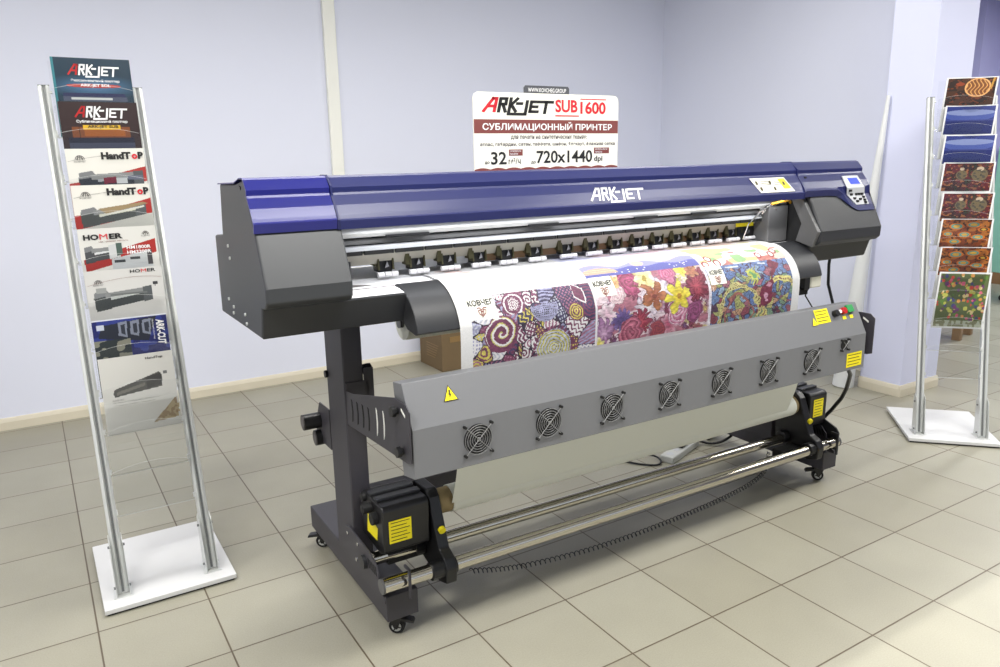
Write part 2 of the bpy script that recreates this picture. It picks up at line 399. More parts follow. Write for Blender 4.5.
# control panel
def cp(x, z, e=.006):
    return (x, FL(z) - .006 - e, z)
def slab(pts, e0, e1, name, m, parent, bevel=0):
    mb = MB(); A = [mb.bm.verts.new(cp(x, z, e0)) for x, z in pts]; B = [mb.bm.verts.new(cp(x, z, e1)) for x, z in pts]; n = len(pts)
    for i in range(n): mb.bm.faces.new((A[i], A[(i + 1) % n], B[(i + 1) % n], B[i]))
    mb.bm.faces.new(A[::-1]); mb.bm.faces.new(B); return mb.build(name, m, parent, bevel=bevel)
rows = []
for z, xa, xb in ((1.336, 2.086, 2.188), (1.32, 2.086, 2.192), (1.30, 2.086, 2.198), (1.289, 2.087, 2.202), (1.262, 2.094, 2.210), (1.24, 2.114, 2.215), (1.220, 2.134, 2.218)):
    rows.append([cp(xa + (xb - xa) * k / 3, z, .0015) for k in range(4)])
pan = MB().sheet(rows).build('control_panel', M['silver'], PR, solid=.003)
slab([(2.114, 1.328), (2.174, 1.328), (2.182, 1.304), (2.120, 1.304)], .003, .0050, 'screen', M['screen'], pan)
mb = MB()
for x, z in ((2.105, 1.278), (2.118, 1.262), (2.132, 1.246), (2.152, 1.262), (2.172, 1.262), (2.190, 1.262), (2.194, 1.250), (2.168, 1.242), (2.196, 1.238), (2.145, 1.234), (2.196, 1.228)):
    mb.box(x - .006, x + .006, cp(x, z)[1] - .003, cp(x, z)[1] + .004, z - .0045, z + .0045)
mb.build('button', M['ink'], pan)

# interior: rail beam, encoder strip, tubes
MB().prism([(.16, 1.178), (.155, 1.135), (.33, 1.135), (.33, 1.27), (.18, 1.27), (.16, 1.25)], -.068, 1.86).build('rail_beam', M['rail'], PR, bevel=.002)
MB().prism([(.082, 1.238), (.076, 1.232), (.09, 1.218), (.16, 1.216), (.16, 1.246)], -.068, 1.86).build('rail_lip', M['rail'], PR, bevel=.002)
MB().box(-.068, 1.86, .11, .158, 1.196, 1.212).build('rail_channel', M['charcoal'], PR, bevel=.001)
MB().prism([(.095, 1.186), (.10, 1.190), (.155, 1.194), (.155, 1.180), (.095, 1.178)], -.068, 1.80).build('belt_guide', M['silver'], PR)
mb = MB()
for i in range(19):
    x = -.066 + i * .0985
    mb.box(x + .003, x + .0955, .094, .1, 1.166, 1.1775)
mb.build('cable_comb', M['blackmatt'], PR)
mb = MB()
for x0, x1 in ((.10, .24), (.60, .72), (1.05, 1.16), (1.33, 1.46)): mb.box(x0, x1, .08, .086, 1.216, 1.222)
mb.build('carriage_clip', M['black'], PR)
MB().prism([(.125, 1.166), (.142, 1.130), (.20, 1.130), (.20, 1.172)], -.068, 1.80).build('pressure_bar', M['beam'], PR, bevel=.001)
MB().box(-.068, -.02, .06, .16, 1.078, 1.155).build('end_stop', M['darkgrey'], PR, bevel=.002)
MB().box(1.615, 1.715, .119, .121, 1.148, 1.168).build('rail_label', M['yellow'], PR)
wl_ = bpy.data.lights.new('work_light', 'AREA'); wl_.shape = 'RECTANGLE'; wl_.size = 1.8; wl_.size_y = .012; wl_.energy = 2.4; wl_.color = (.97, .98, 1)
wo_ = bpy.data.objects.new('work_light', wl_); C.objects.link(wo_); wo_.parent = PR; wo_.location = (.89, .012, 1.262); wo_.rotation_euler = (math.radians(32), 0, 0)
# carriage parked at the right
cg = MB().prism([(.06, 1.085), (.06, 1.228), (.23, 1.24), (.23, 1.085)], 1.735, 1.850).build('print_carriage', M['charcoal'], PR, bevel=.004)
MB().box(1.64, 1.735, .13, .2, 1.09, 1.2).build('carriage_plate', M['black'], cg, bevel=.003)
mb = MB()
for k in range(7): mb.cyl((1.70 + .012 * k, .085, 1.205 + .01 * math.sin(k * 2)), (1.705 + .012 * k, .06, 1.225 - .012 * math.cos(k)), .004, n=8)
mb.tube([(1.66, .12, 1.10), (1.665, .1, 1.16), (1.70, .08, 1.20), (1.75, .07, 1.225), (1.80, .06, 1.24)], .003)
mb.build('ink_tube', M['wire'], cg)
MB().tube([(1.74, .055, 1.236), (1.78, .04, 1.246), (1.83, .045, 1.248), (1.862, .06, 1.235)], .005).build('amber_tube', M['inkgold'], cg, smooth=True)
# pinch rollers
pr_x = [.117, .222, .331, .443, .548, .663, .793, .905, 1.015, 1.118, 1.217, 1.314, 1.411, 1.508, 1.610, 1.70]
def pinch(x):
    y = .15
    f = MB(); f.prism([(y - .020, 1.112), (y - .014, 1.156), (y + .02, 1.156), (y + .02, 1.112)], x - .026, x - .021); f.prism([(y - .020, 1.112), (y - .014, 1.156), (y + .02, 1.156), (y + .02, 1.112)], x + .021, x + .026)
    f.box(x - .026, x + .026, y - .014, y + .03, 1.154, 1.158); f.box(x - .036, x - .026, y - .005, y + .02, 1.125, 1.148)
    o = f.build('pinch_roller', M['olive'], PR)
    MB().box(x - .0215, x + .0215, y - .012, y + .03, 1.104, 1.158).build('lever', M['black'], o, bevel=.001)
    MB().prism([(x - .006, 1.118), (x + .008, 1.122), (x + .002, 1.138)], y - .022, y - .012, 'y').build('spring', M['wire'], o)
    w = MB()
    for k in range(3): w.cyl((x - .030 + k * .0225, y - .022, 1.099), (x - .010 + k * .0225, y - .022, 1.099), .0075, n=14)
    w.build('wheel', M['wheelwhite'], o)
    return o
for x in pr_x: pinch(x)
mb = MB()
for a, b2 in zip(pr_x, pr_x[1:]):
    mb.box(a + .030, b2 - .030, .158, .166, 1.104, 1.148)
mb.build('roller_gap_plate', M['silver'], PR)
mb = MB()
for a, b2 in zip(pr_x[3:], pr_x[4:]): mb.box(a + .030, b2 - .034, .150, .1575, 1.106, 1.145)
mb.build('roller_bracket', M['brass'], PR, bevel=.001)
mb = MB()
for a, b2 in zip(pr_x, pr_x[1:]): mb.cyl((a + .027, .145, 1.146), (b2 - .027, .145, 1.146), .004, n=10); mb.box(b2 - .042, b2 - .028, .13, .16, 1.122, 1.156)
mb.build('roller_shaft', M['olive'], PR)
# table (platen)
pl = MB().prism([(.046, 1.0765), (.085, 1.079), (.22, 1.091), (.33, 1.10), (.33, 1.05), (.046, 1.05)], -.064, 1.90).build('platen', M['platen'], PR, bevel=.0015)
MB().prism([(-.026, 1.0665), (.012, 1.0735), (.0465, 1.0755), (.0465, 1.05), (.0, 1.05)], -.066, .1038).build('platen_front_strip', M['platen'], pl, bevel=.001)
MB().box(-.064, .1038, .046, .049, 1.0757, 1.0775).build('platen_groove', M['inkgrey'], pl)
MB().poly([(-.062, .125, 1.0835), (.055, .075, 1.0795), (-.055, .068, 1.079)]).build('platen_triangle', M['inkgrey'], pl)  # flat grey triangle laid on the white platen
# apron: curved guide that carries the print down
AP = [(.046, 1.0830), (.040, 1.0835), (.030, 1.082), (.008, 1.077), (-.018, 1.067), (-.042, 1.053), (-.062, 1.036), (-.080, 1.015), (-.092, .994), (-.101, .972), (-.105, .957)]
def smooth_curve(p, n=3):
    p = np.array(p, float)
    for _ in range(n):
        q = [p[0]]
        for a, b2 in zip(p, p[1:]): q += [a * .75 + b2 * .25, a * .25 + b2 * .75]
        q.append(p[-1]); p = np.array(q)
    return p
AP = [tuple(q) for q in smooth_curve([(.046, 1.0795), (.036, 1.0825)] + AP[2:], 1)]
ap = MB().prism(AP + [(-.085, .950), (-.030, .958), (.0, .978), (.06, .984)], .104, 1.872).build('paper_guide', M['darkgrey'], PR, bevel=.003); ap['label'] = 'curved dark front paper guide'
for p in ap.data.polygons: p.use_smooth = True
ap.data.set_sharp_from_angle(angle=math.radians(35))

# stand -------------------------------------------------------------------
def column(x0): 
    return MB().box(x0, x0 + .064, .160, .322, .155, .982).build('column', M['stand'], PR, bevel=.004)
column(-.030); column(1.966)
def foot(x0, x1, **k): return MB().box(x0, x1, -.066, .670, .070, .155).build('foot', M['stand'], PR, bevel=.003)
foot(-.020, .084); foot(2.036, 2.128)
MB().box(.034, 1.966, .190, .256, .318, .382).build('cross_beam', M['stand'], PR, bevel=.003)
def caster(X0_, Y0_, side, brake=True, swivel=50):
    x = y = 0.0; SW = Matrix.Translation((X0_, Y0_, 0)) @ Matrix.Rotation(math.radians(swivel), 4, 'Z')
    f = MB(); f.box(x - .018, x + .018, y - .018, y + .018, .062, .0705); f.prism([(y - .022, .068), (y + .028, .068), (y + .014, .022), (y + .002, .018)], x - .0155, x - .0125); f.prism([(y - .022, .068), (y + .028, .068), (y + .014, .022), (y + .002, .018)], x + .0125, x + .0155)
    o = f.build('caster', M['black'], PR, bevel=.001, mtx=SW)
    w = MB(); w.cyl((x - .010, y + .008, .025), (x + .010, y + .008, .025), .025, n=24); wo = w.build('wheel', M['blackmatt'], o, bevel=.002, mtx=SW)
    h = MB(); h.cyl((x - .0125, y + .008, .025), (x + .0125, y + .008, .025), .015, n=18); h.build('hub', M['strip'], o, mtx=SW)
    h = MB(); h.cyl((x - .017, y + .008, .025), (x + .017, y + .008, .025), .006, n=12)
    for k in range(3):
        a = k * 2 * PI / 3 + .4; h.box(x - .0135, x + .0135, y + .006, y + .010, .025, .039, Matrix.Translation((0, y + .008, .025)) @ Matrix.Rotation(a, 4, 'X') @ Matrix.Translation((0, -y - .008, -.025)))
    h.build('spoke', M['black'], o, mtx=SW)
    if brake:
        MB().prism([(y + side * .02, .058), (y + side * .06, .050), (y + side * .064, .040), (y + side * .02, .046)], x - .014, x + .014).build('brake_lever', M['black'], o, bevel=.002, mtx=SW)
caster(.020, -.022, 1, True, 232); caster(.012, .618, 1, True, 55); caster(2.082, -.020, 1, True, 50); caster(2.085, .62, 1, True, 30)
def ridge_slots(mb, y0, z0, x0, x1): 
    for k in range(4): mb.box(x0, x1, y0 + k * .026, y0 + .012 + k * .026, z0 - .02, z0 + .02)
# bracket plates that carry the tension rollers
BPF = [(.215, .278), (.18, .286), (.02, .275), (-.03, .262), (-.055, .235), (-.062, .190), (-.10, .168), (-.10, .157), (.215, .157)]
def bracket(x0):
    o = MB().prism(BPF, x0, x0 + .006).build('roller_bracket_plate', M['stand'], PR, bevel=.001)
    mb = MB()
    for k in range(5): mb.prism([(.018 - k * .014, .250), (.025 - k * .014, .250), (.015 - k * .014, .222), (.008 - k * .014, .222)], x0 - .0008, x0 + .0068)
    mb.build('slot', M['blackmatt'], o)
    mb = MB()
    for y, z in ((.19, .262), (.12, .20), (.10, .262)): mb.cyl((x0 - .004, y, z), (x0 + .011, y, z), .006, n=10)
    mb.build('bolt', M['wire'], o)
    return o
bl = bracket(-.038); brr = bracket(2.056)
# hooked retaining tab in front of the big roller
MB().box(.030, .038, -.128, -.118, .165, .262).box(.030, .038, -.128, -.09, .254, .262).build('hook', M['stand'], bl, bevel=.002)
MB().box(2.035, 2.043, -.128, -.118, .165, .262).box(2.035, 2.043, -.128, -.09, .254, .262).build('hook', M['darkgrey'], brr, bevel=.002)
MB().box(1.99, 2.09, .14, .155, .30, .345).build('brace', M['darkgrey'], brr, bevel=.002)
MB().prism([(-.09, .27), (-.105, .25), (-.105, .17), (.12, .17), (.12, .30), (.08, .335)], 2.070, 2.078).build('side_shield', M['darkgrey'], brr, bevel=.002)
# rollers
ro = MB().cyl((-.038, -.085, .208), (2.088, -.085, .204), .0225, n=40).build('tension_roller', M['steel'], PR, smooth=True)
MB().cyl((-.042, -.085, .208), (-.036, -.085, .208), .0235, n=32).cyl((2.086, -.085, .204), (2.092, -.085, .204), .0235, n=32).build('roller_end_cap', M['charcoal'], ro)
r2 = MB().cyl((-.045, .050, .226), (2.07, .050, .214), .021, n=40).build('rear_tension_roller', M['steel'], PR, smooth=True)
MB().cyl((-.050, .050, .226), (-.030, .050, .226), .022, n=32).build('roller_end_cap', M['darkgrey'], r2)
# rear feed rollers with their holders
for y, z, x0 in ((.43, .575, -.088), (.43, .513, -.050)):
    q = MB().cyl((x0 + .004, y, z), (2.10, y, z), .026, n=32).build('rear_feed_roller', M['steel'], PR, smooth=True)
    MB().cyl((x0 - .002, y, z), (-.005, y, z), .0268, n=32).build('roller_sleeve', M['black'], q, smooth=True)
    MB().cyl((x0 - .004, y, z), (x0 - .001, y, z), .020, n=32).build('roller_end_cap', M['inkgrey'], q)
for x0 in (-.032, 1.968): MB().prism([(.322, .50), (.47, .50), (.47, .56), (.42, .64), (.322, .64)], x0, x0 + .005).build('rear_bracket', M['stand'], PR, bevel=.001)
# clamp knob
kn = MB(); kn.cyl((.034, .20, .792), (.074, .20, .792), .0085, n=16); kn.cyl((.050, .20, .792), (.074, .20, .792), .020, n=8); kn.build('clamp_knob', M['black'], PR, bevel=.002)
MB().cyl((-.038, .316, .765), (-.03, .316, .765), .012, n=14).build('clamp_knob', M['black'], PR)

# heater -----------------------------------------------------------------
X0, X1 = -.016, 1.888
HT = [(-.246, .870), (-.303, .758), (-.305, .624), (-.236, .611), (-.190, .862)]
ht = MB().prism(HT, X0, X1).build('drying_heater', M['heater'], PR, bevel=.0015); ht['label'] = 'folded grey steel drying heater with a row of fans'
def hup(x, z, e=.0012):   # point on the upper facet
    t = (z - .758) / (.870 - .758); y = -.303 + t * .057; return (x, y - e * .89, z + e * .45)
def hlow(x, z, e=.0012): return (x, -.303 - .002 * (.758 - z) / .134 - e, z)
def ov(f, pts, e): return [f(x, z, e) for x, z in pts]
def fan(x, z, r, full=True):
    y = -.304
    o = MB().cyl((x, y - .0012, z), (x, y + .004, z), r, n=40).build('fan', M['blackmatt'], ht)
    if full:
        bl_ = MB()
        for k in range(7):
            a = k * 2 * PI / 7 + .3
            bl_.poly([(x + rr * math.cos(a + da), y - .0018 - (.0010 if da > 0 else 0), z + rr * math.sin(a + da)) for rr, da in ((r * .28, 0), (r * .9, .1), (r * .9, .62), (r * .28, .5))])
        bl_.build('fan_blade', M['darkgrey'], o)
    g = MB()
    for k in range(6 if full else 0): g.torus((x, y - .007, z), r * (.13 + .172 * k), .0009, (0, 1, 0), n=36, m=5)
    g.cyl((x, y - .006, z), (x, y - .008, z), r * .13, n=16)
    for a in (PI / 4, PI * .75):
        dx, dz = math.cos(a) * r * 1.32, math.sin(a) * r * 1.32
        g.cyl((x - dx, y - .0085, z - dz), (x + dx, y - .0085, z + dz), .0012, n=6)
    g.build('fan_guard', M['guard'], o)
    s = MB()
    for a in (PI / 4, PI * .75, -PI / 4, -PI * .75): s.cyl((x + math.cos(a) * r * 1.36, y + .002, z + math.sin(a) * r * 1.36), (x + math.cos(a) * r * 1.36, y - .011, z + math.sin(a) * r * 1.36), .0042, n=10)
    s.build('screw', M['ink'], o)
for i in range(7): fan(.175 + .2325 * i, .697, .0425)
fan(1.757, .730, .020, False)
tri = lambda cx, cz, s: [(cx - s, cz - s * .8), (cx + s, cz - s * .8), (cx, cz + s)]
MB().poly(ov(hup, tri(.112, .826, .022), .0014)).build('warning_triangle', M['yellowdark'], ht); MB().poly(ov(hup, tri(.112, .8255, .0185), .0022)).build('warning_triangle', M['yellow'], ht)
MB().poly([hup(.1105, .835, .003), hup(.1155, .835, .003), hup(.1125, .826, .003), hup(.1165, .826, .003), hup(.108, .814, .003), hup(.1105, .823, .003), hup(.1075, .823, .003)]).build('lightning_mark', M['yellowdark'], ht)
def sticker(f, x0, x1, z0, z1, parent, lines=4, name='yellow_label'):
    o = MB().poly(ov(f, [(x0, z0), (x1, z0), (x1, z1), (x0, z1)], .0016)).build(name, M['yellow'], parent)
    mb = MB()
    for k in range(lines):
        z = z1 - (k + .7) * (z1 - z0) / (lines + .4); mb.poly(ov(f, [(x0 + .006, z), (x1 - .006 - .01 * (k % 2), z), (x1 - .006 - .01 * (k % 2), z + .0022), (x0 + .006, z + .0022)], .0026))
    mb.build('label_print', M['yellowdark'], o); return o
sticker(hup, 1.632, 1.710, .818, .866, ht); MB().poly(ov(hup, tri(1.618, .828, .015), .0028)).build('yellow_label', M['yellow'], ht)
sticker(hlow, 1.776, 1.868, .637, .692, ht)
# switches
def hcyl(mb, x, z, r, d, n=20):
    a = Vector(hup(x, z, 0)); b2 = Vector(hup(x, z, d)); mb.cyl(a, b2, r, n=n)
mb = MB(); hcyl(mb, 1.742, .842, .013, .018); mb.build('power_knob', M['black'], ht, bevel=.001)
mb = MB(); hcyl(mb, 1.772, .846, .007, .010); mb.build('indicator_lamp', M['inkwhite'], ht)
mb = MB(); hcyl(mb, 1.792, .846, .013, .016); mb.build('stop_button', M['red'], ht, bevel=.001)
mb = MB(); mb.bm.faces.ensure_lookup_table()
A_ = [hup(1.815, .838, 0), hup(1.850, .838, 0), hup(1.850, .863, 0), hup(1.815, .863, 0)]; B_ = [hup(1.815, .838, .012), hup(1.850, .838, .012), hup(1.850, .863, .009), hup(1.815, .863, .009)]
va = [mb.bm.verts.new(p) for p in A_]; vb = [mb.bm.verts.new(p) for p in B_]
for i in range(4): mb.bm.faces.new((va[i], va[(i + 1) % 4], vb[(i + 1) % 4], vb[i]))
mb.bm.faces.new(vb); mb.build('rocker_switch', M['green'], ht, bevel=.001)
for x in (1.782, 1.824): MB().poly(ov(hup, [(x, .818), (x + .020, .818), (x + .020, .829), (x, .829)], .0016)).build('switch_label', M['yellow'], ht)
# heater arms
def arm(x0, name='heater_arm'):
    pts = [(.162, .745), (.10, .752), (-.215, .826), (-.290, .826), (-.310, .810), (-.310, .672), (-.29, .665), (.162, .638)]
    o = MB().prism(pts, x0, x0 + .004).build(name, M['stand'], PR, bevel=.001)
    s = MB()
    for k in range(4):
        y = .115 - k * .045; zc = .695 + k * .004
        s.prism([(y, zc - .035), (y - .008, zc - .03), (y - .013, zc), (y - .008, zc + .034), (y, zc + .038), (y - .004, zc)], x0 - .0012, x0 + .0055)
    s.build('slot', M['blackmatt'], o)
    s = MB()
    for k in range(2):
        y = -.085 - k * .05; zc = .72 + k * .005
        s.prism([(y, zc - .042), (y - .006, zc - .03), (y - .010, zc), (y - .006, zc + .034), (y, zc + .042), (y - .003, zc)], x0 - .0012, x0 + .0055)
    s.prism([(-.262, .803), (-.285, .790), (-.285, .797), (-.262, .81)], x0 - .0012, x0 + .0055)
    s.build('slot', M['conduit'], o)
    k_ = MB()
    for y, z in ((-.238, .796), (-.262, .692)): k_.cyl((x0 - .010, y, z), (x0, y, z), .010, n=8); k_.cyl((x0 - .020, y, z), (x0 - .008, y, z), .0155, n=8)
    k_.build('clamp_knob', M['black'], o, bevel=.001)
    return o
arm(-.026); ar = arm(1.925)
MB().box(-.026, .052, .156, .162, .640, .772).box(.034, .066, .156, .162, .68, .81).build('arm_flange', M['stand'], PR, bevel=.002)

# take-up unit -------------------------------------------------------------
def takeup(x0, x1, px0, left):
    o = MB().prism([(-.030, .278), (-.030, .412), (-.020, .424), (.135, .424), (.15, .41), (.15, .272), (.0, .262)], x0, x1).build('take_up_motor', M['black'], PR, bevel=.005, seg=3)
    for y in (.022, .072): MB().box(x0 + .004, x1 - .004, y, y + .026, .424, .433).build('cover_rib', M['darkgrey'], o, bevel=.002)
    f = lambda x, z, e: (x, -.030 - e, z)
    if left: sticker(f, x0 + .018, x0 + .092, .305, .378, o, 6)
    else: sticker(f, x0 + .022, x0 + .086, .315, .395, o, 6)
    if left:
        o2 = MB().poly([(x0 - .0012, .10, .30), (x0 - .0012, .02, .30), (x0 - .0012, .01, .345), (x0 - .0012, .09, .365)]).build('yellow_label', M['yellow'], o)
        mb = MB(); mb.cyl((x0 - .03, .06, .395), (x0, .06, .395), .016, n=12); mb.cyl((x0 - .018, .02, .375), (x0, .02, .375), .019, n=16); mb.cyl((x0 - .012, .11, .41), (x0, .11, .41), .014, n=12)
        mb.build('cable_gland', M['blackmatt'], o, bevel=.001)
    # swing plate that clamps on the rollers
    pp = [(.01, .432), (.105, .432), (.11, .30), (.10, .20), (-.065, .150), (-.115, .165), (-.122, .215), (-.105, .245), (-.070, .262), (-.012, .41)]
    p = MB().prism(pp, px0, px0 + .038).build('swing_plate', M['black'], PR, bevel=.005, seg=3)
    c = MB(); c.cyl((px0 - .040 if left else px0 - .03, -.085, .207), (px0 + .046, -.085, .207), .029, n=16); c.cyl((px0 - .03, .05, .222), (px0 + .04, .05, .222), .028, n=16)
    c.build('roller_collar', M['black'], p, bevel=.003)
        # fixed dot on the front edge of the plate
    y = -.012 + (-.07 + .012) * ((.41 - .31) / (.41 - .262)); MB().cyl((px0 + .021, y + .002, .318), (px0 + .021, y - .009, .314), .0115, n=20).build('yellow_dot', M['yellow'], p)
    return o
takeup(-.004, .150, .158, True); takeup(1.966, 2.078, 1.918, False)
MB().box(.03, .16, .03, .10, .20, .27).box(1.96, 2.05, .03, .10, .20, .27).build('motor_mount', M['blackmatt'], PR, bevel=.003)
MB().box(1.80, 2.04, -.03, .02, .155, .20).build('lower_clamp', M['blackmatt'], PR, bevel=.004)
# cables hanging from the machine
MB().tube([(2.205, .1, 1.0), (2.198, .1, .95), (2.205, .1, .86), (2.228, .08, .76), (2.20, .03, .68), (2.10, -.05, .64), (1.95, -.14, .67), (1.86, -.17, .72)], .0065).build('power_cable', M['black'], PR, smooth=True)
MB().tube([(1.925, -.22, .613), (1.950, -.20, .580), (2.0, -.18, .545), (2.055, -.14, .50), (2.105, -.10, .445), (2.135, -.06, .385), (2.145, -.01, .315), (2.12, .03, .25)], .0085).cyl((1.922, -.225, .622), (1.930, -.215, .595), .016, n=12).build('heater_cable', M['black'], PR, smooth=True)
MB().tube([(1.79, .1, .585), (1.82, .08, .60), (1.86, .05, .612)], .006).build('heater_cable', M['black'], PR, smooth=True)
# white power adapter hanging under the right guide end
a_ = MB().box(1.99, 2.06, .03, .09, .873, .925).build('adapter_unit', M['cream'], PR, bevel=.008, seg=3)
MB().box(1.955, 1.99, .035, .10, .868, .935).build('adapter_body', M['black'], a_, bevel=.003)
MB().tube([(2.0, .05, .87), (1.985, .05, .84), (1.99, .02, .80), (1.96, -.06, .74), (1.86, -.17, .76)], .003).build('adapter_cable', M['blackmatt'], a_)
MB().box(1.94, 2.0, .05, .13, .845, .872).box(1.945, 1.96, .06, .08, .87, .885).build('bracket', M['blackmatt'], PR, bevel=.002)

# ------------------------------------------------------------------ the printed sheet
PXL, PXR = .236, 1.732
prof = [(.215, 1.0930), (.13, 1.0860)] + [(y - (.0012 if z > 1.08 else .0026), z + .0022) for y, z in AP[:]] 
prof[2:3] = [(.07, 1.0865)]
prof += [(-.1085, .94), (-.1085, .90), (-.106, .84), (-.103, .75)]
prof = np.array(prof)
def smooth_curve(p, n=3):
    for _ in range(n):
        q = [p[0]]
        for a, b2 in zip(p, p[1:]): q += [a * .75 + b2 * .25, a * .25 + b2 * .75]
        q.append(p[-1]); p = np.array(q)
    return p
def curve_fn(p):
    s = np.concatenate([[0], np.cumsum(np.hypot(*np.diff(p, axis=0).T))])
    return s[-1], lambda t: (np.interp(t * s[-1], s, p[:, 0]), np.interp(t * s[-1], s, p[:, 1]))
sp = smooth_curve(prof, 2); LEN, cf = curve_fn(sp)
# how far down (arc length) a given height on the hanging part lies
def arc_of(z):
    ts = np.linspace(0, 1, 2000); y_, z_ = cf(ts); k = np.argmax((z_ < z) & (y_ < 0)); return ts[k] * LEN
RES = .0021
Wp = int((PXR - PXL) / RES); Hp = int(LEN / RES); img = canvas(Hp, Wp, (240, 240, 240))
xx, yy = grid(img); X = PXL + xx * RES; S = yy * RES       # metres
wob = smooth_noise(Hp, Wp, 26)
def cells(n, x0, x1, s0, s1):
    return np.stack([rng.uniform(x0, x1, n), rng.uniform(s0, s1, n)], 1)
def region(mask, seeds, aspect=1.0):
    px_, py_ = X[mask], S[mask] * aspect
    d = np.hypot(px_[:, None] - seeds[:, 0], py_[:, None] - seeds[:, 1] * aspect)
    o = np.argsort(d, 1)[:, :2]; d1 = np.take_along_axis(d, o[:, :1], 1)[:, 0]; d2 = np.take_along_axis(d, o[:, 1:2], 1)[:, 0]
    return o[:, 0], d1, d2
sA = arc_of(1.037); sEnd = LEN
# design 1: purple and yellow doodle
m1 = (X > .275) & (X < .730) & (S > sA)
m1 &= ~((X < .368) & (S < sA + .075))
PLUM, LILAC, YEL, WHT, NAVY, PINK, GREYL = (118, 44, 84), (150, 150, 196), (228, 208, 74), (236, 234, 236), (52, 44, 92), (168, 92, 128), (190, 196, 214)
pal = np.array([PLUM, LILAC, YEL, WHT, NAVY, PINK, GREYL], float)
sd = cells(64, .27, .72, sA, sEnd - .04); ci, d1, d2 = region(m1, sd)
ty = rng.integers(0, 5, len(sd)); ca = rng.choice([0, 0, 1, 2, 3, 4, 5], len(sd)); cb = (ca + rng.integers(1, 6, len(sd))) % 7
an = rng.uniform(0, PI, len(sd)); mx_, my_ = X[m1], S[m1]
dx, dy = mx_ - sd[ci, 0], my_ - sd[ci, 1]; th = np.arctan2(dy, dx); uu = dx * np.cos(an[ci]) + dy * np.sin(an[ci]); vv = -dx * np.sin(an[ci]) + dy * np.cos(an[ci])
t = ty[ci]; sel = np.zeros(len(ci), bool)
sel |= (t == 0) & ((d1 * 90 + th / (2 * PI)) % 1 > .5)
sel |= (t == 1) & ((uu * 85) % 1 > .5)
sel |= (t == 2) & (((uu * 95) % 1 > .45) & ((vv * 95) % 1 > .45))
sel |= (t == 3) & ((d1 * 70) % 1 > .55)
sel |= (t == 4) & (((uu * 60 + .3 * np.sin(vv * 260)) % 1) > .6)
colr = np.where(sel[:, None], pal[cb[ci]], pal[ca[ci]])
colr[(d2 - d1) < .0028] = (40, 28, 52); img[m1] = colr
# a few bold figures of the design: spiral, yellow-dotted diagonal, fan shapes
def over(mask, c): img[mask & m1] = c
r0 = np.hypot(X - .375, S - (sA + .125)); a0 = np.arctan2(S - (sA + .125), X - .375)
over(r0 < .058, PLUM); over((r0 < .054) & ((r0 * 42 + a0 / (2 * PI)) % 1 > .62), WHT); over((r0 < .054) & ((r0 * 42 + a0 / (2 * PI)) % 1 > .86), (220, 214, 90))
q = (X - .45) * 1.0 - (S - (sA + .04)) * 1.0; over((abs(q) < .009) & (X > .43) & (X < .53), (40, 28, 52)); over((abs(q) < .006) & (X > .43) & (X < .53) & ((X * 110) % 1 > .3), YEL)
r0 = np.hypot(X - .565, (S - (sA + .195)) * 1.1); over((r0 < .066), GREYL); over((r0 < .066) & ((r0 * 95) % 1 > .5), (206, 196, 60)); over((r0 < .066) & ((r0 * 95) % 1 > .9), (50, 36, 56)); over((r0 < .080) & (r0 > .066) & ((np.arctan2(S - sA - .195, X - .565) * 5) % 1 > .4), PLUM)
r0 = np.hypot(X - .535, (S - (sA + .06))); over((r0 < .05) & (S > sA + .05), LILAC); over((r0 < .046) & (S > sA + .05) & ((X * 150) % 1 > .5) & ((S * 150) % 1 > .5), (30, 30, 40))
r0 = np.hypot(X - .43, (S - (sA + .04))); over((r0 < .042) & (S < sA + .07), PLUM); over((r0 < .034) & (r0 > .029) & (S < sA + .07), WHT); over((r0 < .02) & ((r0 * 180) % 1 > .5), WHT)
over((abs(X - .675) < .022) & (abs(S - (sA + .03) - (X - .675) * .5) < .026), WHT); over((abs(X - .675) < .018) & (abs(S - (sA + .03) - (X - .675) * .5) < .022), PLUM)
r0 = np.hypot(X - .655, (S - (sA + .09))); over((r0 < .03), PLUM); over((r0 < .027) & ((r0 * 120) % 1 > .5), YEL)
# small pale patches on the white part of the first design
for cx, cy, rr, c in ((.34, .10, .028, (238, 206, 200)), (.36, .135, .030, (236, 190, 182)), (.30, .07, .022, (240, 216, 212)), (.47, .03, .03, (246, 224, 224))):
    msk = (np.hypot((X - cx), (S - cy) * 1.9) < rr * (.6 + .8 * wob)); img[msk & (S < sA)] = c
# design 2: flowers under a blue violet sky
X2a, X2b = .733, 1.243
sB = arc_of(1.049)
m2 = (X > X2a) & (X < X2b)
img[m2] = (232, 226, 240)
n3 = smooth_noise(Hp, Wp, 15)
img[m2 & (S < sB - .03) & (n3 > .62)] = (240, 206, 216); img[m2 & (S < sB - .03) & (n3 < .3)] = (206, 208, 238)
img[m2 & (S > sB - .052 + .012 * np.sin(X * 30)) & (S < sB)] = (152, 152, 214)
img[m2 & (S > sB - .030 + .004 * np.sin(X * 45)) & (S < sB + .004)] = (94, 96, 184)
dots = rng.uniform(0, 1, (16, 2))
for a, b2 in dots: img[m2 & (np.hypot(X - (X2a + .1 + a * .38), S - (sB - .026 + b2 * .02)) < .0028)] = (232, 232, 250)
bump = (np.hypot((X - .80) / .075, (S - (sB - .012)) / .03) < 1) & (S < sB - .012); img[m2 & bump] = (226, 196, 160); img[m2 & bump & ((S * 190) % 1 > .55)] = (186, 140, 120)
bump = (np.hypot((X - .98) / .028, (S - (sB - .045)) / .016) < 1); img[m2 & bump] = (228, 190, 168)
mf = m2 & (S > sB + .002) & (X > X2a + .004) & (X < X2b - .004)
img[mf] = (222, 196, 208); img[mf & (n3 > .55)] = (176, 96, 120); img[mf & (n3 < .33)] = (206, 186, 120)
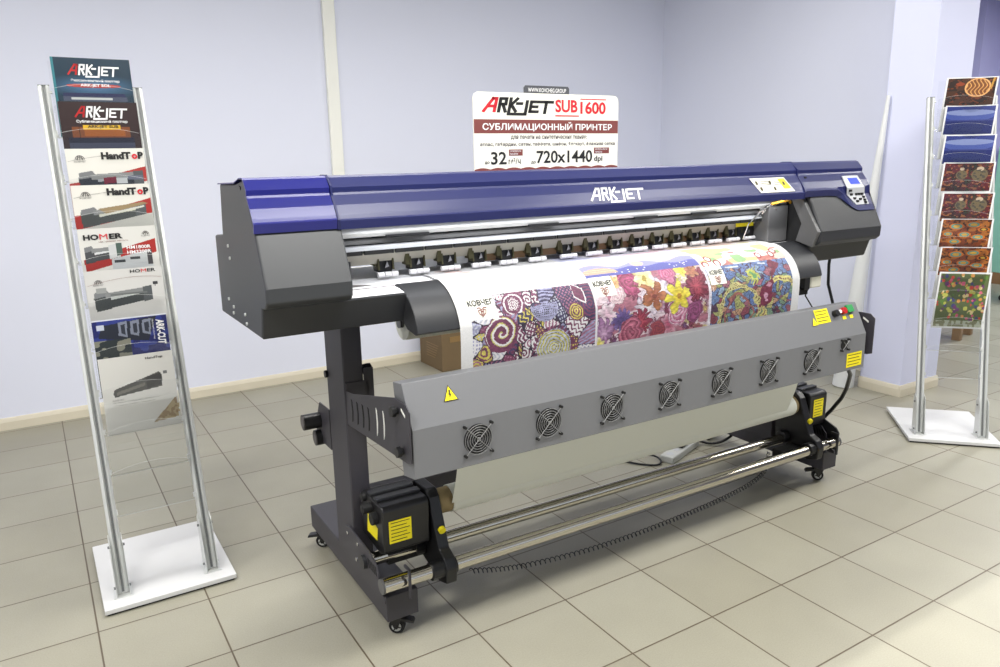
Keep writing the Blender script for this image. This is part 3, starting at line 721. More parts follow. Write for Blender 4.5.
def flower(cx, cy, r, n, c1, c2, ph=0, sharp=.45, heart=None):
    d = np.hypot(X - cx, S - cy); a = np.arctan2(S - cy, X - cx) + ph
    edge = r * (1 - sharp + sharp * np.abs(np.cos(a * n / 2)) ** .7)
    k = mf & (d < edge); f = (d / np.maximum(edge, 1e-6))[k][:, None]; st = (.5 + .5 * np.cos(a * n))[k][:, None]
    img[k] = np.array(c1) * (1 - f) + np.array(c2) * f - 26 * (1 - st) * (f > .3)
    ring = mf & (d < edge) & (d > edge * .93); img[ring] = img[ring] * .8
    if heart is not None: img[mf & (d < r * .2)] = heart
def rose(cx, cy, r, c1, c2):
    d = np.hypot(X - cx, S - cy); a = np.arctan2(S - cy, X - cx); k = mf & (d < r * (1 + .08 * np.cos(5 * a)))
    f = ((d / r * 3.2 + a / (2 * PI)) % 1)[k][:, None]; img[k] = np.array(c1) * (1 - f) + np.array(c2) * f
    ring = mf & (d < r) & (d > r * .94); img[ring] = img[ring] * .75
g0 = sB
MAG, DPK, WH, YL, ORG, VIO, LPK = (178, 52, 104), (126, 32, 66), (244, 236, 240), (240, 220, 40), (196, 116, 62), (96, 62, 132), (222, 170, 196)
for _ in range(46): flower(rng.uniform(X2a, X2b), g0 + rng.uniform(0, .24), rng.uniform(.016, .032), int(rng.integers(5, 12)), [(236, 226, 236), (176, 80, 120), (214, 170, 196), (150, 50, 80), (206, 190, 90), (120, 90, 150)][rng.integers(0, 6)], [(206, 180, 206), (120, 40, 74), (236, 220, 230), (190, 120, 110)][rng.integers(0, 4)], rng.uniform(0, 3), .5)
for a in [(.78, .135, .045, 7, LPK, (240, 226, 234)), (.95, .13, .055, 12, WH, (216, 196, 220)), (1.02, .075, .05, 9, (250, 244, 246), (206, 190, 220)), (1.15, .12, .05, 10, (230, 150, 190), (160, 60, 110)), (.76, .19, .05, 8, (208, 160, 200), (150, 90, 150)),
          (1.2, .05, .05, 11, (170, 52, 74), (140, 40, 66)), (.92, .18, .05, 11, (200, 60, 80), (150, 36, 70)), (1.05, .2, .045, 9, (180, 50, 90), (226, 170, 190)), (.84, .16, .045, 12, (60, 40, 110), (130, 100, 180))]: flower(a[0], g0 + a[1], *a[2:], ph=rng.uniform(0, 3))
rose(.895, g0 + .035, .045, (208, 70, 130), DPK); rose(1.07, g0 + .02, .035, MAG, (220, 130, 170)); rose(1.09, g0 + .165, .045, (236, 206, 224), MAG); rose(.88, g0 + .205, .05, (220, 110, 140), DPK); rose(1.17, g0 + .165, .04, (170, 70, 130), (110, 30, 80)); rose(.83, g0 + .075, .035, (240, 226, 226), (206, 150, 170)); rose(1.0, g0 + .215, .03, (180, 60, 60), DPK)
flower(.965, g0 + .03, .05, 5, (246, 226, 120), (250, 240, 190), .6, .6, (180, 150, 40)); flower(1.09, g0 + .105, .062, 6, (236, 200, 20), (248, 236, 60), .2, .6, (190, 130, 20)); flower(.985, g0 + .095, .058, 5, (150, 60, 50), ORG, 1.1, .65, (120, 40, 30)); flower(.83, g0 + .03, .03, 4, (226, 150, 90), (240, 200, 120), .4, .5); flower(1.14, g0 + .012, .03, 4, (236, 214, 40), (246, 236, 100), 0, .5)
flower(1.19, g0 + .08, .055, 13, (200, 60, 80), (120, 30, 60), .3, .3); flower(.74, g0 + .235, .03, 5, (240, 220, 60), (250, 240, 160), .3, .5); flower(1.185, g0 - .0 + .02, .03, 6, (170, 90, 60), (200, 130, 90), .3, .5)
stem = mf & (abs(np.hypot(X - .92, S - (g0 + .085)) - .030) < .0022) & (X > .905) ; img[stem] = (110, 60, 50)
# design 3: bright blue panel with swirling colours
m3 = (X > 1.252) & (X < 1.690); sC = arc_of(1.038)
img[(X > 1.25) & (X < 1.70) & (S < sC) & (n3 > .6)] = (236, 206, 190); img[(X > 1.25) & (X < 1.66) & (S < sC) & (S > .10) & (n3 < .33)] = (226, 214, 140)
band = (X > 1.25) & (X < 1.69) & (S > sC - .07) & (S < sC); img[band & (wob > .66)] = (206, 120, 110); img[band & (wob < .22)] = (150, 196, 130)
for cx, cs_ in ((1.27, .012), (1.30, .040), (1.33, .015), (1.56, .030), (1.63, .028), (1.655, .045)):
    d = np.hypot(X - cx, S - (sC - cs_)); img[(d < .017) & (S < sC)] = (176, 56, 56); img[(d < .011) & (S < sC)] = (236, 226, 224)
mb3 = m3 & (S > sC)
sd = cells(230, 1.26, 1.69, sC + .012, sEnd - .03); ci, d1, d2 = region(mb3, sd, 1.3)
pal3 = np.array([(96, 130, 190), (84, 118, 190), (206, 200, 110), (150, 60, 80), (170, 90, 110), (140, 176, 214), (178, 184, 96), (206, 150, 110), (120, 160, 130), (96, 130, 190)], float)
cc = pal3[rng.integers(0, len(pal3), len(sd))][ci]; cc[((d1 * 140) % 1) > .72] *= .72; top = (S[mb3] < sC + .035 + .02 * np.sin(X[mb3] * 40)); cc[top] = (92, 120, 186)
cc[(d2 - d1) < .0022] = (70, 40, 70); img[mb3] = cc
def over3(k, c): img[k & mb3] = c
r0 = np.hypot(X - 1.40, S - (sC + .19)); over3((r0 < .112) & (r0 > .096), (214, 204, 120)); over3((r0 < .107) & (r0 > .101) & ((np.arctan2(S - sC - .19, X - 1.40) * 9) % 1 > .5), (120, 90, 50)); over3((r0 < .075) & (r0 > .066), (170, 90, 80))
r0 = np.hypot(X - 1.62, S - (sC + .17)); over3((r0 < .105) & (r0 > .085), (226, 214, 110)); over3((r0 < .098) & (r0 > .091) & ((np.arctan2(S - sC - .17, X - 1.62) * 9) % 1 > .5), (120, 50, 70))
d = (X - 1.56) * .82 + (S - (sC + .09)) * .57; e_ = -(X - 1.56) * .57 + (S - (sC + .09)) * .82; over3((abs(d) < .018 + .012 * np.sin(e_ * 50)) & (abs(e_) < .10), (126, 30, 56)); over3((abs(d) < .012) & (e_ > .0) & (e_ < .06), (200, 130, 160))
over3((np.hypot(X - 1.535, S - (sC + .14)) < .035), (128, 28, 60)); over3((np.hypot(X - 1.535, S - (sC + .14)) < .014), (216, 150, 180))
over3(np.hypot(X - 1.475, S - (sC + .05)) < .026 * (.7 + .5 * np.abs(np.cos(6 * np.arctan2(S - sC - .05, X - 1.475)))), (200, 206, 70)); over3(np.hypot(X - 1.475, S - (sC + .055)) < .012, (90, 160, 90))
over3((abs(S - sC - .015) < .004) & (X > 1.35) & (X < 1.42), (206, 216, 236)); over3((abs(S - sC - .012) < .004) & (X > 1.53) & (X < 1.57), (206, 216, 236))
img[(X > X2b) & (X < 1.252)] = (226, 220, 234)
wx, wy = smooth_noise(Hp, Wp, 34) - .5, smooth_noise(Hp, Wp, 34) - .5; amp = np.where(X < .73, 2.5, np.where(X < 1.243, 6.0, 8.0))
inside = ((X > .283) & (X < .724)) | ((X > X2a + .006) & (X < X2b - .006)) | ((X > 1.26) & (X < 1.68)); top_ = np.where(X < .73, sA, np.where(X < 1.243, sB, sC)); fade = np.clip((S - top_) / .015, 0, 1) * inside
iy = np.clip((yy + wy * amp * fade * 1.6).astype(int), 0, Hp - 1); ix = np.clip((xx + wx * amp * fade * 1.6).astype(int), 0, Wp - 1); img = img[iy, ix]
fine = smooth_noise(Hp, Wp, 150)[..., None]; art_ = (S > sA - .01)[..., None] & (img.min(-1, keepdims=True) < 225)
img = np.where(art_, img * (.82 + .34 * fine) * .92 + 18, img)
grey_ = img.mean(-1, keepdims=True); img = img * .80 + grey_ * .20
img = img * .86 + rng.normal(0, 3, img.shape[:2])[..., None]
prt = empty('printed_paper_web', ROOT, RZ, label='white paper web printed with purple doodles, flowers and blue swirls on the printer', cat='paper')
def pf(u, v):
    y, z = cf(v); return (PXL + u * (PXR - PXL), y, z)
painted('printed_sheet', img, pf, M['print'], prt)
# white name tags at the corner of each design
def wrap(x, s, e=.0008):
    t_ = s / LEN; y, z = cf(t_); y2, z2 = cf(min(1, t_ + .004)); y1, z1 = cf(max(0, t_ - .004)); n = Vector((0, z2 - z1, -(y2 - y1))).normalized()
    return (x, float(y) + n.y * e, float(z) + n.z * e)
def wrapped_text(s, x0, s0, w, h, m, name='lettering', bold=.0):
    o = text(s, w, h, Matrix.Identity(4), m, prt, name, bold)
    for v in o.data.vertices: v.co = wrap(x0 + v.co.x, s0 - v.co.y, .0034)
    return o
for x0, s0, wt in ((.268, sA - .004, .098), (.737, sB + .002, .090), (1.256, sC - .002, .078)):
    rows = [[wrap(x0 + wt * i / 4, s0 + .072 * j / 8, .0009) for i in range(5)] for j in range(9)]
    MB().sheet(rows).build('name_tag', M['sign'], prt)
    wrapped_text('ПРОИЗВОДИТЕЛЬ', x0 + .008, s0 + .012, wt * .86, .005, M['inkgrey'])
    wrapped_text('КОВЧЕГ', x0 + .007, s0 + .036, wt * .88, .019, M['ink'], bold=.024)
    mb = MB(); f = lambda a, b2: wrap(x0 + wt * .5 + a, s0 + .055 - b2 * 1.0, .0030)
    strokes(mb, [[(-.016, .010), (-.008, .013), (0, .006), (.008, .013), (.016, .010)], [(-.014, .003), (-.006, .006), (0, -.001), (.006, .006), (.014, .003)], [(-.010, -.006), (0, -.014), (.010, -.006)], [(-.012, .0), (-.010, -.006)], [(.012, .0), (.010, -.006)], [(-.004, .0), (-.004, -.006), (0, -.009), (.004, -.006), (.004, .0)]], .0024, f)
    mb.build('emblem', M['inkbrown'], prt)
# the web below the heater down to the take-up tube, and the wound roll
lowp = [(-.103, .752), (-.085, .62), (-.060, .50), (-.030, .41), (-.016, .375)]
rr = .044; cyc, czc = .028, .372
low = [(x, y, z) for x in () for y, z in ()]
rows = []
for i in range(13):
    x = PXL + (PXR - PXL) * i / 12
    rows.append([(x + .10 * i / 12 * min(1, (.752 - z) / .2), y, z) for y, z in smooth_curve(np.array(lowp), 2)])
MB().sheet(rows).build('hanging_sheet', M['mediaback'], prt, smooth=True)
MB().cyl((.245, cyc, czc), (1.898, cyc, czc), rr, n=40).build('wound_roll', M['mediaback'], prt, smooth=True)
MB().cyl((.184, cyc, czc), (1.918, cyc, czc), .0405, n=40).build('cardboard_core', M['core'], prt, smooth=True)
# unprinted media behind the machine
rb = empty('media_roll', ROOT, RZ, label='roll of unprinted white paper held behind the printer', cat='paper roll')
MB().cyl((.290, .43, .872), (1.75, .43, .872), .062, n=48).build('wound_paper', M['mediaback'], rb, smooth=True)
MB().cyl((.275, .43, .872), (1.77, .43, .872), .018, n=24).build('spindle', M['aludark'], rb, smooth=True)
for x0 in (.277, 1.762): MB().prism([(.41, .86), (.45, .86), (.45, .98), (.41, .98)], x0, x0 + .005).build('spindle_holder', M['stand'], PR, bevel=.001)

# coiled cable lying on the floor below the rollers
pts = []; path = [(.079, -.15, .10), (.20, -.13, .055), (.348, -.104, .012), (.635, -.145, .012), (1.054, -.137, .012), (1.45, -.10, .012), (1.66, -.064, .03), (1.75, .0, .09)]
path = smooth_curve(np.array(path), 3); s_ = np.concatenate([[0], np.cumsum(np.linalg.norm(np.diff(path, axis=0), axis=1))])
tot = s_[-1]; nturn = 84; K = nturn * 9
for i in range(K + 1):
    d = tot * i / K; p = [np.interp(d, s_, path[:, j]) for j in range(3)]; a = 2 * PI * i / 9
    pts.append((p[0], p[1] + .0085 * math.cos(a), p[2] + .0085 * math.sin(a)))
cc_ = MB().tube(pts, .0017, 5).build('coiled_cable', M['black'], None, smooth=True)
tag(cc_, label='black coiled spiral cable sagging to the floor in front of the steel rollers', cat='cable')

# ------------------------------------------------------------------ sign on top of the printer
sg = empty('advertising_sign', ROOT, RZ, label='cream product sign with red and black lettering standing on top of the blue printer', cat='sign')
SX0, SX1, SZ0, SZ1 = .470, 1.066, 1.386, 1.642
ty_ = .2
def rounded(x0, x1, z0, z1, r, n=6):
    P = [(x0, z0), (x1, z0)]
    for k in range(n + 1): a = PI / 2 * k / n; P.append((x1 - r + r * math.cos(a), z1 - r + r * math.sin(a)))
    for k in range(n + 1): a = PI / 2 + PI / 2 * k / n; P.append((x0 + r + r * math.cos(a), z1 - r + r * math.sin(a)))
    return P
MB().prism(rounded(SX0, SX1, SZ0, SZ1, .022), ty_, ty_ + .005, 'y').build('board', M['sign'], sg)
hd = MB().prism([(.668, 1.635), (.852, 1.635), (.852, 1.660), (.847, 1.667), (.673, 1.667), (.668, 1.660)], ty_ + .0051, ty_ + .009, 'y').build('header_tab', M['headgrey'], sg)
def SM(x, z, e=.0008): return frame((x, ty_ - e, z), (1, 0, 0), (0, 0, 1))
W_ = SX1 - SX0; Hh = SZ1 - SZ0
text('WWW.KOVCHEG.GROUP', .155, .013, frame((.683, ty_ - .0008 + .0051, 1.6465), (1, 0, 0), (0, 0, 1)), M['inkwhite'], hd, bold=.01)
logo(SM(.508, 1.583), .268, M['inkred'], M['ink'], sg, w=.21, ky=.72)
text('SUB', .094, .042, SM(.790, 1.582), M['inkred'], sg, bold=.03)
text('1600', .112, .042, SM(.896, 1.578), M['inkred'], sg, bold=.03)
MB().box(.790, .890, ty_ - .0009, ty_, 1.569, 1.573).box(.896, 1.010, ty_ - .0009, ty_, 1.626, 1.629).build('rule', M['inkred'], sg)
MB().box(SX0 + .001, SX1 - .001, ty_ - .0006, ty_, 1.513, 1.557).build('title_band', M['inkbrown'], sg)
text('СУБЛИМАЦИОННЫЙ ПРИНТЕР', .535, .031, SM(.502, 1.5195, .0016), M['inkwhite'], sg, bold=.02)
text('для печати на синтетических тканях:', .315, .014, SM(.610, 1.492), M['inkgrey'], sg, bold=.022)
text('атлас, габардин, сатен, таффета, шифон, блэкаут, флажная сетка', .560, .014, SM(.492, 1.470), M['inkgrey'], sg, bold=.022)
text('до', .018, .010, SM(.508, 1.414), M['ink'], sg, bold=.02)
text('32', .060, .041, SM(.532, 1.413), M['ink'], sg, bold=.02)
text('м²/ч', .048, .020, SM(.600, 1.413), M['ink'], sg, bold=.004)
text('до', .018, .010, SM(.690, 1.412), M['ink'], sg, bold=.02)
text('720x1440', .238, .042, SM(.712, 1.414), M['ink'], sg, bold=.02)
text('dpi', .038, .024, SM(.958, 1.412), M['ink'], sg, bold=.02)
MB().box(.602, .656, ty_ - .0008, ty_, 1.441, 1.461).box(.958, 1.026, ty_ - .0008, ty_, 1.444, 1.464).build('small_tag', M['inkbrown'], sg)
text('скорость', .044, .006, SM(.606, 1.452, .0016), M['inkwhite'], sg); text('печати', .030, .006, SM(.606, 1.443, .0016), M['inkwhite'], sg)
text('разрешение', .054, .006, SM(.963, 1.455, .0016), M['inkwhite'], sg); text('печати', .030, .006, SM(.963, 1.446, .0016), M['inkwhite'], sg)
wv = [(SX0, SZ0)] + [(SX1, SZ0)]
n = 90
wv += [(SX1 - (SX1 - SX0) * i / n, 1.398 + .0035 * abs(math.sin(i * PI * 10 / n)) * 1.4) for i in range(n + 1)]
MB().prism(wv, ty_ - .0008, ty_, 'y').build('wave_border', M['inkbrown'], sg)
MB().box(.60, .95, ty_ + .005, ty_ + .04, 1.384, 1.388).build('sign_base', M['inkgrey'], sg)

# ------------------------------------------------------------------ brochure stands
TH = math.atan(.265); ST, CT = math.sin(TH), math.cos(TH); YF = -.165
def SP(x, s, d): return (x, YF + s * ST - d * CT, s * CT + d * ST)
def stand(name, loc, rz, label, n_pockets, tops):
    r = empty(name, loc, rz, label=label, cat='brochure stand', group='aluminium brochure stands')
    bs = MB().box(-.207, .209, -.252, .250, .008, .024).build('base_plate', M['white'], r, bevel=.002)
    MB().box(-.199, .201, -.244, .242, 0, .008).build('base_underside', M['blackmatt'], bs)
    mx = frame(SP(0, 0, 0), (1, 0, 0), (0, ST, CT))       # local x, along the post, towards front = z
    for sx in (-1, 1):
        cx = sx * .1430
        p = MB(); w = .017
        p.prism([(cx - w, -.012), (cx - w, .014), (cx - w + .009, .018), (cx - w + .013, .012), (cx + w - .013, .012), (cx + w - .009, .018), (cx + w, .014), (cx + w, -.012)], .026, 1.752, 'y')
        post = p.build('post', M['alu'], r, bevel=.001, mtx=mx @ Matrix(((1, 0, 0, 0), (0, 1, 0, 0), (0, 0, 1, 0), (0, 0, 0, 1))))
        g = MB().box(cx - .0035, cx + .0035, .03, 1.75, .0125, .0138); g.build('groove', M['aludark'], post, mtx=mx)
        MB().box(cx - .017, cx + .017, 1.751, 1.754, -.012, .016).build('post_cap', M['aludark'], post, mtx=mx)
        k = MB()
        for ex in (-1, 1):
            k.prism([(YF - .03, .024), (YF + .055, .024), (YF + .055, .06), (YF + .075, .20), (YF + .055, .22), (YF + .02, .20), (YF - .03, .05)], cx + ex * .0195 - .001, cx + ex * .0195 + .001)
        k.box(cx - .030, cx + .030, YF - .03, YF + .055, .024, .0265)
        br_ = k.build('bracket', M['alu'], post, bevel=.0005)
        k = MB()
        for zz, yy_ in ((.045, .008), (.18, .042)): k.cyl((cx - .026, YF + yy_, zz), (cx + .026, YF + yy_, zz), .0045, n=10)
        k.build('bolt', M['aludark'], post)
    for i in range(n_pockets):
        s0 = tops[i] - .262 if i < len(tops) else tops[-1] - .262 - .137 * (i - len(tops) + 1)
        back = []; 
        NX = 13; rows = []
        def zz_(j):  # path down the back sheet, round the bottom and up the front lip
            return None
        hb = .245; hf = .150
        for j in range(NX):
            x = -.123 + .246 * j / (NX - 1); u = (x / .123); fl = hf + .018 * (1 - u * u)
            path_ = [(s0 + hb, .030 + .022), (s0 + .02, .002), (s0, .004), (s0 - .002, .010), (s0, .016), (s0 + .02, .020), (s0 + fl, .058)]
            rows.append([SP(x, a, d_ + .002) for a, d_ in path_])
        pk = MB().sheet(rows).build('pocket', M['acrylic'], r)
        edge = MB().tube([Vector(rw[-1]) for rw in rows], .00035, 4).tube([Vector(rw[3]) for rw in rows], .0010, 4)
        edge.build('pocket_edge', M['acryledge'], pk)
        c = MB()
        for sx in (-1, 1):
            c.box(sx * .123 - .003, sx * .126 + .003, s0 + .005, s0 + .022, .004, .020); c.box(sx * .120, sx * .130, s0 + .15, s0 + .158, .006, .014)
        c.build('clip', M['acryledge'], pk, mtx=mx)
    return r
TOPS_L = [1.838, 1.688, 1.528, 1.404, 1.257, 1.114, .948, .818]
TOPS_R = [1.838, 1.696, 1.546, 1.406, 1.252, 1.120, .977, .850]
SL = stand('brochure_stand', (-.766, .655, 0), 0, 'leaning aluminium brochure stand beside the left end of the printer', 10, TOPS_L)
SR = stand('brochure_stand', (2.932, -.146, 0), math.radians(-46.6), 'leaning aluminium leaflet stand in front of the lavender pillar', 10, TOPS_R)

def sheet_thing(name, label, group, st, rz, top, img, xc=0.006, w=.240, h=.262, sh=0.0, dtop=.060, dbot=.014, curl=.0015, border=None, m='gloss', cat='brochure', vis=.56):
    if vis < 1: img = np.concatenate([img, np.repeat(img[-1:], int(img.shape[0] * (1 / vis - 1)), 0)])
    o_ = Vector(st)
    Rm = Matrix.Rotation(rz, 3, 'Z'); a = Vector(SP(xc, top - h, dbot)); 
    org = Rm @ a + o_
    up_ = Rm @ (Vector(SP(xc, top, dtop)) - a); ux = Rm @ Vector((1, 0, 0)); up_.normalize(); nz_ = ux.cross(up_)
    H_, W2 = img.shape[:2]
    def f(u, v):
        c = curl * (1 - (2 * u - 1) ** 2) * (.35 + .65 * (1 - v)); x = (u - .5) * w + sh * (1 - v); y = (1 - v) * h
        return (x, y, -c + 0 * u)
    root = bpy.data.objects.new(name, None); root.empty_display_size = .05; C.objects.link(root)
    root.matrix_world = Matrix(((ux.x, up_.x, nz_.x, org.x), (ux.y, up_.y, nz_.y, org.y), (ux.z, up_.z, nz_.z, org.z), (0, 0, 0, 1)))
    tag(root, label, cat, group)
    painted('cover', img, f, M[m], root)
    # page block behind the cover, so the brochure has a thickness
    rows = [[Vector(((u - .5) * w + sh * (1 - v), (1 - v) * h - .0005, -curl * (1 - (2 * u - 1) ** 2) * (.35 + .65 * (1 - v)) - .0024)) for u in np.linspace(0, 1, 9)] for v in (0, .5, 1)]
    MB().sheet(rows).build('pages', M['white'], root, solid=.003)
    def at(u, v, e=.0012):   # frame on the cover, u 0..1, v 0 at the top
        v = v * vis
        c = curl * (1 - (2 * u - 1) ** 2) * (.35 + .65 * (1 - v)); return Matrix.Translation(((u - .5) * w + sh * (1 - v), (1 - v) * h, -c + e))
    return root, at, w, h
GL = 'brochures on the left stand'; GRP = 'leaflets on the right stand'
def put(root, at, s, u, v, wd, ht_, m, bold=.0, shear=0.0, e=.0024):
    return text(s, wd, ht_, at(u, v, e), m, root, 'lettering', bold, shear)
Lc = (-.766, .655, 0)
def emblem(root, at, u, v, s=.012):
    mb = MB(); Mx = at(u, v, .0022)
    for rr_ in (1, .66): 
        ln = [(math.cos(a) * s * rr_, math.sin(a) * s * rr_) for a in np.linspace(.15, PI - .15, 9)]
        strokes(mb, [ln], s * .14, lambda a, b2: Mx @ Vector((a, b2, 0)))
    strokes(mb, [[(0, 0), (0, s)], [(-s * .5, 0), (-s * .35, s * .8)], [(s * .5, 0), (s * .35, s * .8)]], s * .14, lambda a, b2: Mx @ Vector((a, b2, 0)))
    mb.build('emblem', M['inkgrey'], root)
    text('КОВЧЕГ', s * 2.6, s * .42, at(u, v, .0022) @ Matrix.Translation((-s * 1.3, -s * .6, 0)), M['inkgrey'], root)
def machine(img, x0, y0, x1, y1, dark=(60, 62, 66), light=(206, 208, 210), skew=0.0):
    """a small picture of a long flatbed or roll printer"""
    w = x1 - x0; h = y1 - y0; sk = lambda x, y: (x0 + x * w, y0 + y * h + skew * (.5 - x))
    polyfill(img, [sk(0, .35), sk(.28, .28), sk(.28, .92), sk(.02, .98)], dark); polyfill(img, [sk(.02, .1), sk(.22, .02), sk(.28, .28), sk(0, .38)], (120, 122, 124))
    polyfill(img, [sk(.2, .18), sk(1, .12), sk(1, .32), sk(.2, .42)], (130, 132, 132)); polyfill(img, [sk(.28, .40), sk(1, .30), sk(1, .36), sk(.28, .52)], light)
    polyfill(img, [sk(.28, .52), sk(.95, .36), sk(.95, .72), sk(.28, .88)], dark); polyfill(img, [sk(.84, .1), sk(1, .08), sk(1, .75), sk(.84, .8)], (84, 88, 90))
# 1 teal
def bg(c): return canvas(100, 92, c)
im = bg((12, 44, 62)); xx, yy = grid(im); g_ = np.clip(1 - np.hypot((xx - 46) / 60, (yy - 64) / 30), 0, 1)[..., None]; im = im * (1 - g_) + np.array((90, 130, 170)) * g_; im[:, :3] = (50, 120, 130)
im[(np.hypot((xx - 46) / 32, (yy - 61.5) / 4.6) < 1)] = (176, 60, 50); rect(im, .10, .78, .90, .86, (34, 38, 78)); rect(im, .10, .86, .92, .96, (70, 76, 96)); rect(im, .2, .88, .72, .93, (196, 200, 196)); rect(im, .1, .96, .9, 1, (40, 60, 70))
r, at, w, h = sheet_thing('brochure', 'teal printer brochure standing highest in the left stand', GL, Lc, 0, TOPS_L[0], im, xc=.006)
logo(at(.20, .37, .0024), .152, M['red'], M['inkwhite'], r)
put(r, at, 'Экосольвентный плоттер', .22, .545, .148, .0105, M['inkwhite'], .02); put(r, at, 'ARK-JET SOL', .33, .655, .092, .0115, M['inkwhite'], .03)
# 2 brown
im = bg((48, 32, 32)); xx, yy = grid(im); k = (yy > 56) & (yy < 80) & (xx > 12) & (xx < 80); im[k] = (118, 66, 34); im[k & ((xx * 1.0) % 20 < 1.2)] = (70, 40, 26); im[(yy > 62) & (yy < 77) & (xx > 26) & (xx < 74)] = (150, 84, 30)
rect(im, .08, .80, .92, .92, (26, 28, 48)); rect(im, .08, .92, .92, 1, (60, 64, 84)); rect(im, .28, .52, .76, .62, (222, 178, 40))
r, at, w, h = sheet_thing('brochure', 'dark brown printer brochure with orange picture, second from the top of the left stand', GL, Lc, 0, TOPS_L[1], im, xc=.008)
logo(at(.20, .335, .0024), .156, M['red'], M['inkwhite'], r)
put(r, at, 'Сублимационный плоттер', .20, .485, .156, .0115, M['inkwhite'], .02); put(r, at, 'ARK-JET SUB', .33, .605, .094, .0115, M['ink'], .02)
# 3, 4 HandTop
def hand(top, label, v2):
    im = bg((222, 220, 212)); 
    if v2: polyfill(im, [(0, .68), (.35, .60), (.94, .36), (1, .33), (1, .70), (0, 1)], (166, 48, 44)); machine(im, .07, .46, .92, .92, (72, 76, 74), (196, 196, 176), .10); polyfill(im, [(.3, .54), (.9, .42), (.96, .46), (.4, .66)], (150, 130, 96)); polyfill(im, [(.32, .68), (.9, .50), (.9, .54), (.32, .73)], (206, 206, 196)); polyfill(im, [(.0, 1), (1, .68), (1, 1), (0, 1)], (186, 186, 180))
    else: polyfill(im, [(0, .78), (.3, .70), (.94, .44), (1, .42), (1, .76), (0, 1)], (166, 52, 46)); machine(im, .12, .48, .96, 1.0, (42, 46, 54), (150, 154, 158), .02); polyfill(im, [(.44, .66), (.6, .64), (.6, .78), (.44, .80)], (110, 30, 50)); rect(im, .6, .68, .74, .80, (190, 194, 196)); rect(im, .75, .62, .95, .72, (96, 100, 116))
    r, at, w, h = sheet_thing('brochure', label, GL, Lc, 0, top, im, xc=.007)
    put(r, at, 'HandT', .44, .25, .092, .0245, M['ink'], .06); put(r, at, 'o', .835, .25, .018, .018, M['inkred'], .05); put(r, at, 'P', .915, .25, .017, .0245, M['ink'], .06)
    emblem(r, at, .17, .25, .014); mb = MB(); strokes(mb, [[((u - .5) * w, h * (1 - .56 * (.36 - .20 * math.sin(u * PI * .62 + .35))))  for u in np.linspace(0.02, .98, 16)]], .0008, lambda a, b2: (a, b2, .0014)); mb.build('rule', M['inkgrey'], r)
hand(TOPS_L[2], 'white brochure with a dark printer on a red wedge, below the brown one', False)
hand(TOPS_L[3], 'white brochure with a grey flatbed printer on a red wedge, fourth from the top', True)
# 5 HOMER
im = bg((214, 213, 208)); polyfill(im, [(.03, .70), (.98, .30), (.98, .62), (.05, .98)], (164, 46, 40)); machine(im, .05, .38, .50, .80, (70, 72, 74), (206, 208, 208), 0); polyfill(im, [(.36, .40), (.50, .36), (.50, .68), (.36, .72)], (196, 198, 198)); polyfill(im, [(.46, .36), (.53, .36), (.53, .62), (.46, .66)], (74, 92, 84))
polyfill(im, [(.38, .72), (.88, .56), (.92, .95), (.38, .98)], (190, 194, 196)); rect(im, .42, .75, .56, .81, (56, 60, 62)); rect(im, .62, .70, .76, .76, (66, 70, 72)); rect(im, .85, .56, .92, .9, (74, 72, 74))
r, at, w, h = sheet_thing('brochure', 'white brochure with two model lines on a red band, third printed machine cover down', GL, Lc, 0, TOPS_L[4], im, xc=.006)
r['label'] = 'white brochure with two lines of white lettering on a red band'
put(r, at, 'HO', .06, .26, .046, .0185, M['ink'], .045); put(r, at, 'M', .265, .26, .024, .0185, M['inkred'], .0); put(r, at, 'ER', .385, .26, .042, .0185, M['ink'], .045)
put(r, at, 'HM1800R', .59, .52, .076, .0115, M['inkwhite'], .02); put(r, at, 'HM3200R', .59, .63, .076, .0115, M['inkwhite'], .02); put(r, at, 'Цифровая печать', .25, .33, .09, .006, M['inkbrown'])
emblem(r, at, .86, .20, .011)
# 6 HOMER grey
im = bg((204, 203, 200)); machine(im, .08, .42, .84, .92, (64, 68, 68), (176, 180, 178), .06); rect(im, .30, .56, .78, .60, (104, 108, 106)); rect(im, .12, .40, .26, .52, (150, 152, 150)); rect(im, .86, .35, .93, .42, (60, 60, 62)); rect(im, .885, .42, .895, .46, (60, 60, 62)); rect(im, .84, .46, .98, .468, (90, 90, 90))
r, at, w, h = sheet_thing('brochure', 'plain grey-white brochure with one dark green-grey printer, above the blue brochure', GL, Lc, 0, TOPS_L[5], im, xc=.006)
put(r, at, 'HO', .58, .11, .032, .011, M['ink'], .02); put(r, at, 'M', .722, .11, .017, .011, M['inkred'], .0); put(r, at, 'ER', .805, .11, .026, .011, M['ink'], .02); emblem(r, at, .16, .30, .012)
mb = MB(); strokes(mb, [[((u - .5) * w, h * (1 - .56 * (.42 - .22 * math.sin(u * PI * .62 + .35)))) for u in np.linspace(0.02, .98, 16)]], .0007, lambda a, b2: (a, b2, .0014)); mb.build('rule', M['inkbrown'], r)
